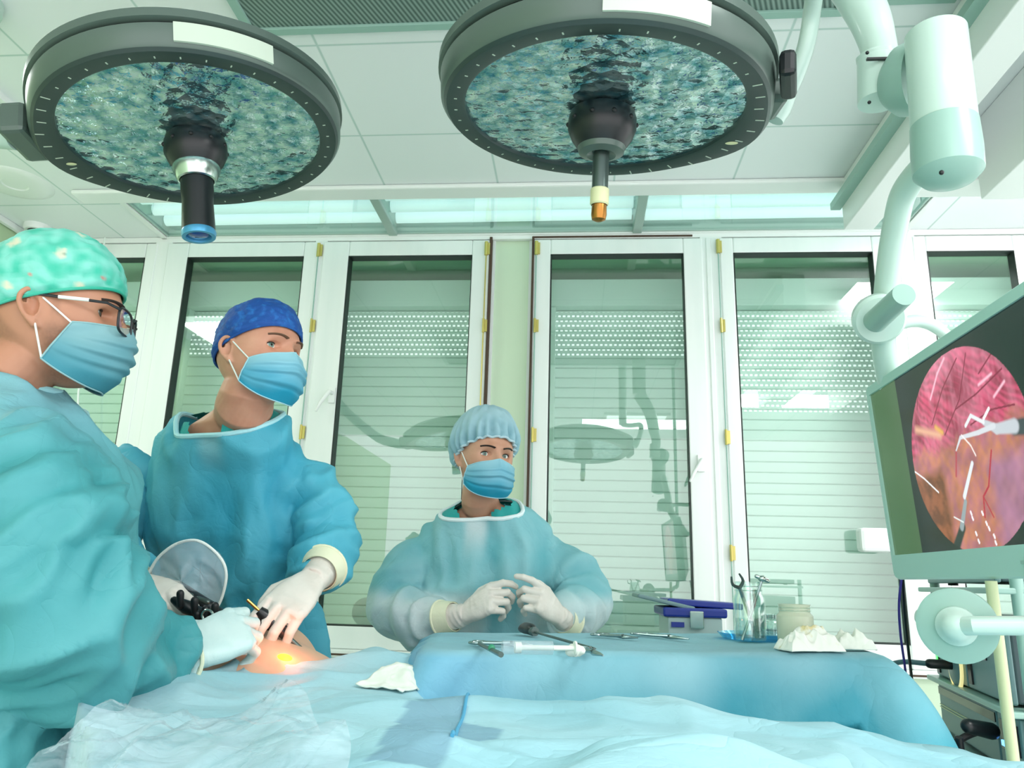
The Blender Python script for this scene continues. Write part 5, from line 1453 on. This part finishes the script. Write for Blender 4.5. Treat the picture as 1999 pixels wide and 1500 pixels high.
probe('thin steel probe with a knobbed head leaning right out of the jar', at(1449, 1250, d=dj-.02), at(1488, 1130, d=dj+.01), .0034, False)
probe('steel forceps tip with open jaws leaning left in the jar', at(1478, 1245, d=dj+.01), at(1444, 1148, d=dj+.0), .0042, True)
# crumpled gauze pile
def crumple(name, lab, cat, cx, cy, sx, sy, h_, m, seed, n_=70, rot=0):
    c_ = tp(cx, cy); vs = []; fs = []
    for j in range(n_):
        for i in range(n_):
            u_, v_ = 2*i/(n_-1)-1, 2*j/(n_-1)-1; x, y = u_*sx, v_*sy; x, y = x*math.cos(rot)-y*math.sin(rot), x*math.sin(rot)+y*math.cos(rot)
            e_ = max(0, 1-max(abs(u_), abs(v_))**3)
            p = V((c_.x+x, c_.y+y, 0)); wv = noise.noise(p*14+V((seed, 0, 0)))
            f_ = (1-2*abs(noise.noise(V((p.x*22+wv*2, p.y*22, seed))))); f2 = noise.noise(V((p.x*50, p.y*50, seed)))
            vs.append(V((p.x+.012*wv, p.y+.012*noise.noise(p*15+V((0, seed, 0))), c_.z+.001+e_*h_*(.40+.45*f_+.3*f2+.25*(1-2*abs(noise.noise(V((p.x*60, p.y*60, seed+4)))))))))
    for j in range(n_-1):
        for i in range(n_-1): fs.append((j*n_+i, j*n_+i+1, (j+1)*n_+i+1, (j+1)*n_+i))
    b = MB(); b.add(vs, fs); o = b.build(name, m, auto=False); so_ = o.modifiers.new('s', 'SOLIDIFY'); so_.thickness = .0025
    return tag(o, lab, cat)
crumple('gauze_pad', 'crumpled white gauze heap with yellowish spots at the right table edge', 'gauze', 1578, 1270, .060, .036, .042, mat('stained_gauze', '#eef3e9', .8, col2='#d9cf9a', mscale=26, mlo=.62, mhi=.72, bump=CR1), 3, rot=.35)
crumple('gauze_pad', 'rolled pale gauze lying right of the gauze heap', 'gauze', 1660, 1268, .050, .018, .036, M_gauze, 9, rot=.3)
bvd = bvhtree.BVHTree.FromPolygons([V(q_) for q_ in zip(GX.ravel().tolist(), GY.ravel().tolist(), GZ.ravel().tolist())], [(j*NX+i, j*NX+i+1, (j+1)*NX+i+1, (j+1)*NX+i) for j in range(GX.shape[0]-1) for i in range(NX-1)])
gh = bvd.ray_cast(CAM, ray(778, 1320).normalized(), 5)[0]; vs = []; fs = []; n_ = 40
for j in range(n_):
    for i in range(n_):
        u_, v_ = 2*i/(n_-1)-1, 2*j/(n_-1)-1; x, y = u_*.047, v_*.048; x, y = gh.x+x*.9+y*.45, gh.y-x*.35+y*.9
        hz = bvd.ray_cast(V((x, y, 2)), V((0, 0, -1)), 3)[0]; hz = hz.z if hz else gh.z
        vs.append(V((x+.003*noise.noise(V((x*60, y*60, 1))), y+.003*noise.noise(V((x*60, y*60, 7))), hz+.004+.004*max(0, 1-2*abs(noise.noise(V((x*26, y*26, 3)))))+.002*noise.noise(V((x*70, y*70, 2))))))
for j in range(n_-1):
    for i in range(n_-1): fs.append((j*n_+i, j*n_+i+1, (j+1)*n_+i+1, (j+1)*n_+i))
b = MB(); b.add(vs, fs); o = b.build('gauze_pad', M_gauze, auto=False); so_ = o.modifiers.new('s', 'SOLIDIFY'); so_.thickness = .0025
tag(o, 'single white gauze square lying on the patient drape left of the instrument table', 'gauze')
# grey case with navy lid, behind the table on its own stand
t = empty('instrument_case', at(1345, 1222, y=2.35), 'grey metal instrument case with hinged navy blue lid and steel latch', 'case')
k0 = at(1300, 1215, y=2.42); k1 = at(1410, 1218, y=2.42); wd = (k1.x-k0.x)
b = MB(); b.bb(k0.x, k1.x-.01, 2.36, 2.62, k0.z-.11, k0.z+.018); b.build('box', M_greybox, t, smooth=False, bevel=.004)
b = MB(); b.bb(k0.x-.015, k1.x+.004, 2.35, 2.63, k0.z+.018, k0.z+.044); b.build('rim', M_bluepl, t, smooth=False, bevel=.006)
lp = at(1255, 1178, y=2.45); b = MB(); b.box(V(((lp.x+k0.x)/2+.03, 2.5, k0.z+.058)), (.17, .25, .012), Matrix.Rotation(.20, 3, 'Y')); b.build('lid', M_towerf, t, smooth=False, bevel=.004)
b = MB(); b.box(V(((k0.x+k1.x)/2+.03, 2.5, k0.z+.055)), (.22, .22, .018), Matrix.Rotation(.04, 3, 'Y')); b.build('tray_insert', M_bluepl, t, smooth=False, bevel=.004)
b = MB(); b.bb(k0.x+.06, k0.x+.10, 2.34, 2.35, k0.z-.012, k0.z+.036); b.build('latch', M_chrome, t, smooth=False, bevel=.003)
for x_ in (k0.x+.02, k1.x-.04): pass
b = MB(); b.bb(k0.x+.008, k0.x+.045, 2.352, 2.36, k0.z-.010, k0.z+.004); b.build('blue_label', M_bluepl, t, smooth=False)
zb = k0.z-.11
t = empty('side_table', (k0.x+.1, 2.52, 0), 'small steel side table standing behind the instrument table under the case', 'table')
b = MB(); b.bb(k0.x-.08, k1.x+.2, 2.32, 2.72, zb-.02, zb-.001); b.build('top', M_chrome, t, smooth=False)
for x_ in (k0.x-.06, k1.x+.18):
    for y_ in (2.34, 2.70): b = MB(); b.tube([(x_, y_, 0), (x_, y_, zb-.02)], .012, 10); b.build('leg', M_chrome, t)

# ------------------------------------------------------------------ laparoscopic instruments at the belly
t = empty('trocar', T_(560, 1245, 1.5), 'black trocar held upright in the belly by the blue capped surgeon hand', 'surgical instrument')
a, c_ = T_(505, 1192, 1.46), T_(566, 1248, 1.47); d = (c_-a).normalized(); n_ = d.orthogonal().normalized()
b = MB(); b.tube([a, a+d*.015, a+d*.03, a+d*.045, a+d*.06, c_], [.009, .013, .010, .014, .011, .008], 16); b.build('body', M_black, t)
b = MB(); b.tube([a+d*.02-n_*.02, a+d*.02+n_*.02], .006, 10, ends=True); b.tube([a+d*.05-CR*.02, a+d*.05+CR*.022], .005, 10, ends=True); b.build('valve', M_blackr, t)
b = MB(); b.tube([a+d*.00, a-d*.03], .003, 8); b.build('shaft', M_brass2, t)
b = MB(); b.tube([c_, c_+d*.05], .005, 10); b.build('cannula', M_dsteel, t)
t = empty('trocar', T_(400, 1200, 1.43), 'black instrument handle lying between the two left gloved hands', 'surgical instrument')
pts = [T_(340, 1172, 1.42), T_(365, 1186, 1.42), T_(392, 1198, 1.42), T_(425, 1200, 1.42), T_(455, 1220, 1.43)]
b = MB(); b.tube(pts, [.007, .013, .011, .014, .008], 14, ends=True, smooth=4); b.build('handle', M_black, t)
for k, (x_, y_) in enumerate(((352, 1172), (380, 1185), (402, 1202), (385, 1212), (420, 1196))):
    b = MB(); q = T_(x_, y_, 1.405); b.tube([q-CU*.010, q+CU*.012], [.006, .007], 10, ends=True); b.build('lever', M_blackr, t)
b = MB(); q = T_(405, 1202, 1.39); b.tube([q+(CR*math.cos(k*PI/8)+CU*math.sin(k*PI/8))*.010 for k in range(17)], .0025, 8, cap=False); b.build('chrome_ring', M_chrome, t)
# clear plastic camera cover
t = empty('camera_cover', T_(370, 1130, 1.52), 'clear plastic covered camera head standing before the blue capped surgeon', 'camera cover')
oc = T_(366, 1128, 1.53)
def bag(u_, v_):   # u around, v up
    return None
ol = [(290, 1120), (310, 1088), (345, 1062), (385, 1056), (420, 1078), (440, 1110), (438, 1150), (420, 1190), (380, 1205), (340, 1185), (310, 1160)]
ol3 = [T_(x_, y_, 1.54) for x_, y_ in ol]
cen = sum(ol3, V())/len(ol3); vs = []; cc_ = []
lp_, _ = spline(ol3+[ol3[0]], [1]*(len(ol3)+1), 6); lp_ = lp_[:-1]
rings = []
for side in (1,):
    for k in range(-9, 10):
        f_ = math.cos(k/9*PI/2)**.6 if abs(k) < 9 else .02; off_ = CF*(.045*k/9)
        rings.append([cen+(p-cen)*(f_*(1+.05*noise.noise(p*30+V((k*.3, 0, 0)))))+off_+CF*.008*(1-2*abs(noise.noise(p*22+V((0, 0, k*.4))))) for p in lp_])
b = MB(); b.loft(rings); b.build('plastic_bag', M_plastic, t, auto=False)
b = MB(); b.tube(lp_[:int(len(lp_)*.70)], .003, 8); b.build('bag_rim', M_strap, t)
b = MB(); b.tube([T_(350, 1150, 1.52), T_(385, 1178, 1.50), T_(410, 1185, 1.49)], [.014, .018, .012], 14, ends=True); b.build('camera_head', M_black, t)
for x_, y_ in ((362, 1158), (395, 1170), (380, 1190)): b = MB(); b.tube([T_(x_-8, y_, 1.49), T_(x_+10, y_+6, 1.485)], .006, 10, ends=True); b.build('camera_button', M_dsteel, t)

# ------------------------------------------------------------------ video tower at the right edge
TP = at(1808, 1250, d=1.95); TE = V((-.06, -1, 0)).normalized(); TNn = V((-1, .06, 0)).normalized()
TP = V((.935, 2.19, 0)); TE = V((-.187, -.982, 0)); TNn = V((-.982, .187, 0))
def tw(u_, z, d_=0): return V((TP.x, TP.y, 0))+TE*u_+TNn*d_+V((0, 0, z))
def tbox(mb, u0, u1, z0, z1, d0, d1):
    c_ = (tw(u0, z0, d0)+tw(u1, z1, d1))/2; return mb.box(c_, (abs(d1-d0), abs(u1-u0), z1-z0), Matrix.Rotation(math.atan2(TNn.y, TNn.x), 3, 'Z'))
t = empty('equipment_trolley', tw(.28, 0, -.2), 'pale shelved trolley carrying the stacked video units at the right edge', 'trolley')
for z in (.20, .60, .735, .905, 1.040, 1.262): b = MB(); tbox(b, -.03, .62, z-.012, z, -.42, .02); b.build('shelf', M_armg, t, smooth=False, bevel=.003)
for u_ in (-.02, .61):
    for d_ in (-.40, -.02): b = MB(); b.tube([tw(u_, .05, d_), tw(u_, 1.30, d_)], .012, 12); b.build('post', M_armg, t); b = MB(); b.tube([tw(u_-.012, .035, d_), tw(u_+.012, .035, d_)], .034, 18); b.build('wheel', M_blackr, t)
def unit(lab, z0, z1, u0=0, u1=.58, two=False):
    t = empty('video_unit', tw((u0+u1)/2, z0, -.2), lab, 'video unit', 'video units on the trolley')
    b = MB(); tbox(b, u0, u1, z0+.006, z1, -.38, -.012); b.build('case', M_tower, t, smooth=False, bevel=.004)
    b = MB(); tbox(b, u0-.004, u1+.004, z0+.004, z1+.002, -.012, 0); b.build('front_panel', M_towerf, t, smooth=False, bevel=.004)
    for u_ in (u0+.04, u1-.04):
        for d_ in (-.34, -.05): b = MB(); b.tube([tw(u_, z0, d_), tw(u_, z0+.008, d_)], .012, 12); b.build('foot', M_blackr, t)
    return t
u1_ = unit('upper left light source unit with round cable socket and dark display', 1.04, 1.20, 0, .27)
b = MB(); tbox(b, .012, .12, 1.115, 1.185, -.001, .003); b.build('display', M_disp, u1_, smooth=False)
b = MB(); tbox(b, .018, .042, 1.052, 1.10, -.001, .004); o = b.build('switch', M_black, u1_, smooth=False); b = MB(); tbox(b, .024, .036, 1.083, 1.092, .003, .006); b.build('led', M_led, o, smooth=False)
b = MB(); tbox(b, .105, .125, 1.075, 1.100, 0, .003); b.build('led', M_led, u1_, smooth=False)
c_ = tw(.205, 1.085, 0); Mx = frame_m(c_, TNn, TE)
b = MB(); b.lathe([(.048, 0), (.048, .008), (.040, .012), (.001, .013)], Mx, 40); b.build('socket_plate', M_towerf, u1_)
b = MB(); b.lathe([(.050, .001), (.058, .003), (.058, .008), (.050, .009)], Mx, 40); b.build('lit_ring', mat('warm_ring', '#efe0a0', .4, emit='#f3e3a0', es=.5), u1_)
u2_ = unit('second light source unit at the frame edge with green lit display', 1.04, 1.20, .285, .56)
b = MB(); tbox(b, .30, .44, 1.115, 1.185, -.001, .003); o = b.build('display', M_disp, u2_, smooth=False); b = MB(); tbox(b, .335, .350, 1.155, 1.167, .003, .005); b.build('led', M_led, o, smooth=False)
b = MB(); tbox(b, .30, .325, 1.055, 1.10, -.001, .004); b.build('switch', M_black, u2_, smooth=False)
u3_ = unit('wide grey recorder unit with pinstripes below the light sources', .912, 1.022, 0, .45)
for k, z in enumerate((.972, .966)): b = MB(); tbox(b, .0, .45, z, z+.002, -.001, .002); b.build('stripe', M_cream, u3_, smooth=False)
b = MB(); tbox(b, 0, .45, .998, 1.016, -.001, .002); b.build('dark_band', M_disp, u3_, smooth=False)
u4_ = unit('small grey unit with blue light beside the recorder', .912, 1.022, .465, .59)
b = MB(); tbox(b, .48, .58, .955, 1.01, -.001, .003); o = b.build('display', M_disp, u4_, smooth=False); b = MB(); tbox(b, .49, .51, .962, .972, .003, .006); b.build('led', M_ledb, o, smooth=False)
u5_ = unit('lowest dark unit on the trolley with black plugs', .745, .87, 0, .58)
# top unit behind handle
u6_ = unit('top dark unit on the trolley right below the monitor', 1.268, 1.30, .0, .55)
# cables
def cable(lab, pts, r_, m, nm='cable', grp=None, cat='cable'):
    b = MB(); b.tube(pts, r_, 8, smooth=6, ends=True); return tag(b.build(nm, m), lab, cat, grp)
cs_ = tw(.205, 1.085, .014)
cable('grey light cable with black plug running from the round socket to the left', [cs_, cs_+TNn*.05, cs_+TNn*.09+V((0, .06, -.005)), cs_+TNn*.10+V((0, .16, -.04)), cs_+TNn*.09+V((0, .22, -.13)), cs_+TNn*.05+V((0, .24, -.30)), cs_+TNn*.05+V((0, .22, -.5))], .006, M_cable)
b = MB(); b.tube([cs_, cs_+TNn*.045], .011, 14, ends=True); tag(b.build('cable_plug', M_black), 'black cylindrical plug in the round socket of the light source', 'plug')
cable('thin purple cable hanging from the monitor bottom', [at(1760, 1128, d=1.72), at(1755, 1180, d=1.74), at(1758, 1240, d=1.78), at(1768, 1315, d=1.82), at(1775, 1400, d=1.9), at(1780, 1480, d=1.95)], .0028, M_purple, grp='cables hanging under the monitor')
cable('black cable hanging from the monitor bottom beside the purple one', [at(1762, 1128, d=1.73), at(1766, 1200, d=1.76), at(1774, 1275, d=1.80), at(1782, 1350, d=1.88), at(1786, 1430, d=1.95)], .0034, M_black, grp='cables hanging under the monitor')
cable('thick black power cable with plug looping at the lower right corner', [at(1935, 1425, d=1.5), at(1900, 1432, d=1.5), at(1868, 1450, d=1.5), at(1846, 1480, d=1.5), at(1840, 1530, d=1.5)], .007, M_blackr)
t = empty('power_plug', at(1915, 1422, d=1.5), 'black angled power plug in the lowest unit front', 'plug')
b = MB(); b.tube([at(1890, 1418, d=1.49), at(1935, 1428, d=1.50)], [.014, .016], 14, ends=True); b.build('plug', M_black, t); b = MB(); b.tube([at(1872, 1440, d=1.47), at(1880, 1500, d=1.47), at(1900, 1560, d=1.5)], .007, 10); b.build('cord', M_blackr, t)
# cream pole and small tube
t = empty('drip_pole', V((at(1960, 1300, d=1.18).x, at(1960, 1300, d=1.18).y, 0)), 'cream coloured upright tube standing before the video units', 'pole')
q = at(1955, 1300, d=1.2); b = MB(); b.tube([V((q.x, q.y, .04)), V((q.x, q.y, 1.27))], .0088, 16); b.build('pole', M_tube, t); b = MB(); b.lathe([(.001, 0), (.12, 0), (.12, .015), (.02, .04), (.001, .045)], Matrix.Translation((q.x, q.y, 0)), 30); b.build('base', M_armg, t)
# handle arm with disc in the foreground
t = empty('tube_arm', at(1870, 1222, d=1.0), 'pale green horizontal tube with large round disc at the right edge', 'handle arm')
c_ = at(1868, 1222, d=1.06); nn = (V((-.45, -.85, -.05))).normalized()
b = MB(); b.tube([c_-nn*.012, c_-nn*.004, c_+nn*.002, c_+nn*.004], [.046, .051, .0505, .046], 44); b.build('disc', M_armg, t)
b = MB(); b.tube([c_+nn*.002, c_+nn*.012, c_+nn*.018], [.027, .026, .020], 32, ends=True); b.build('boss', M_arm, t)
b = MB(); b.tube([c_+nn*.016, at(1900, 1222, d=1.02), at(1999, 1222, d=1.0), at(2150, 1224, d=.98)], [.0125]*4, 22); b.build('tube', M_arm, t)
b = MB(); b.tube([c_-nn*.006, at(1812, 1208, d=1.10)], [.022, .018], 20, ends=True); b.build('rear_stub', M_arm, t)
b = MB(); q = at(2150, 1224, d=.98); b.tube([q, q+V((.05, 0, .02)), V((q.x+.08, q.y, q.z+.2)), V((q.x+.08, q.y, H))], .0125, 16, smooth=5); b.build('ceiling_drop', M_arm, t)
# thin white wall cord near the left surgeon, white wall box right
b = MB(); q0, q1 = at(153, 765, y=3.40), at(150, 860, y=3.40); b.tube([V((q0.x, q0.y, H-.032)), q0, q1, q1-V((0, 0, .5))], .005, 8); tag(b.build('shutter_cord', M_strap), 'thin white shutter cord hanging beside the left window', 'cord')
t = empty('wall_box', at(1700, 1050, y=3.44), 'small white box fixed on the window frame behind the monitor', 'wall box')
q = at(1706, 1055, y=3.42); b = MB(); b.box(q, (.13, .07, .10)); b.build('box', M_white, t, smooth=False, bevel=.015)

settle()
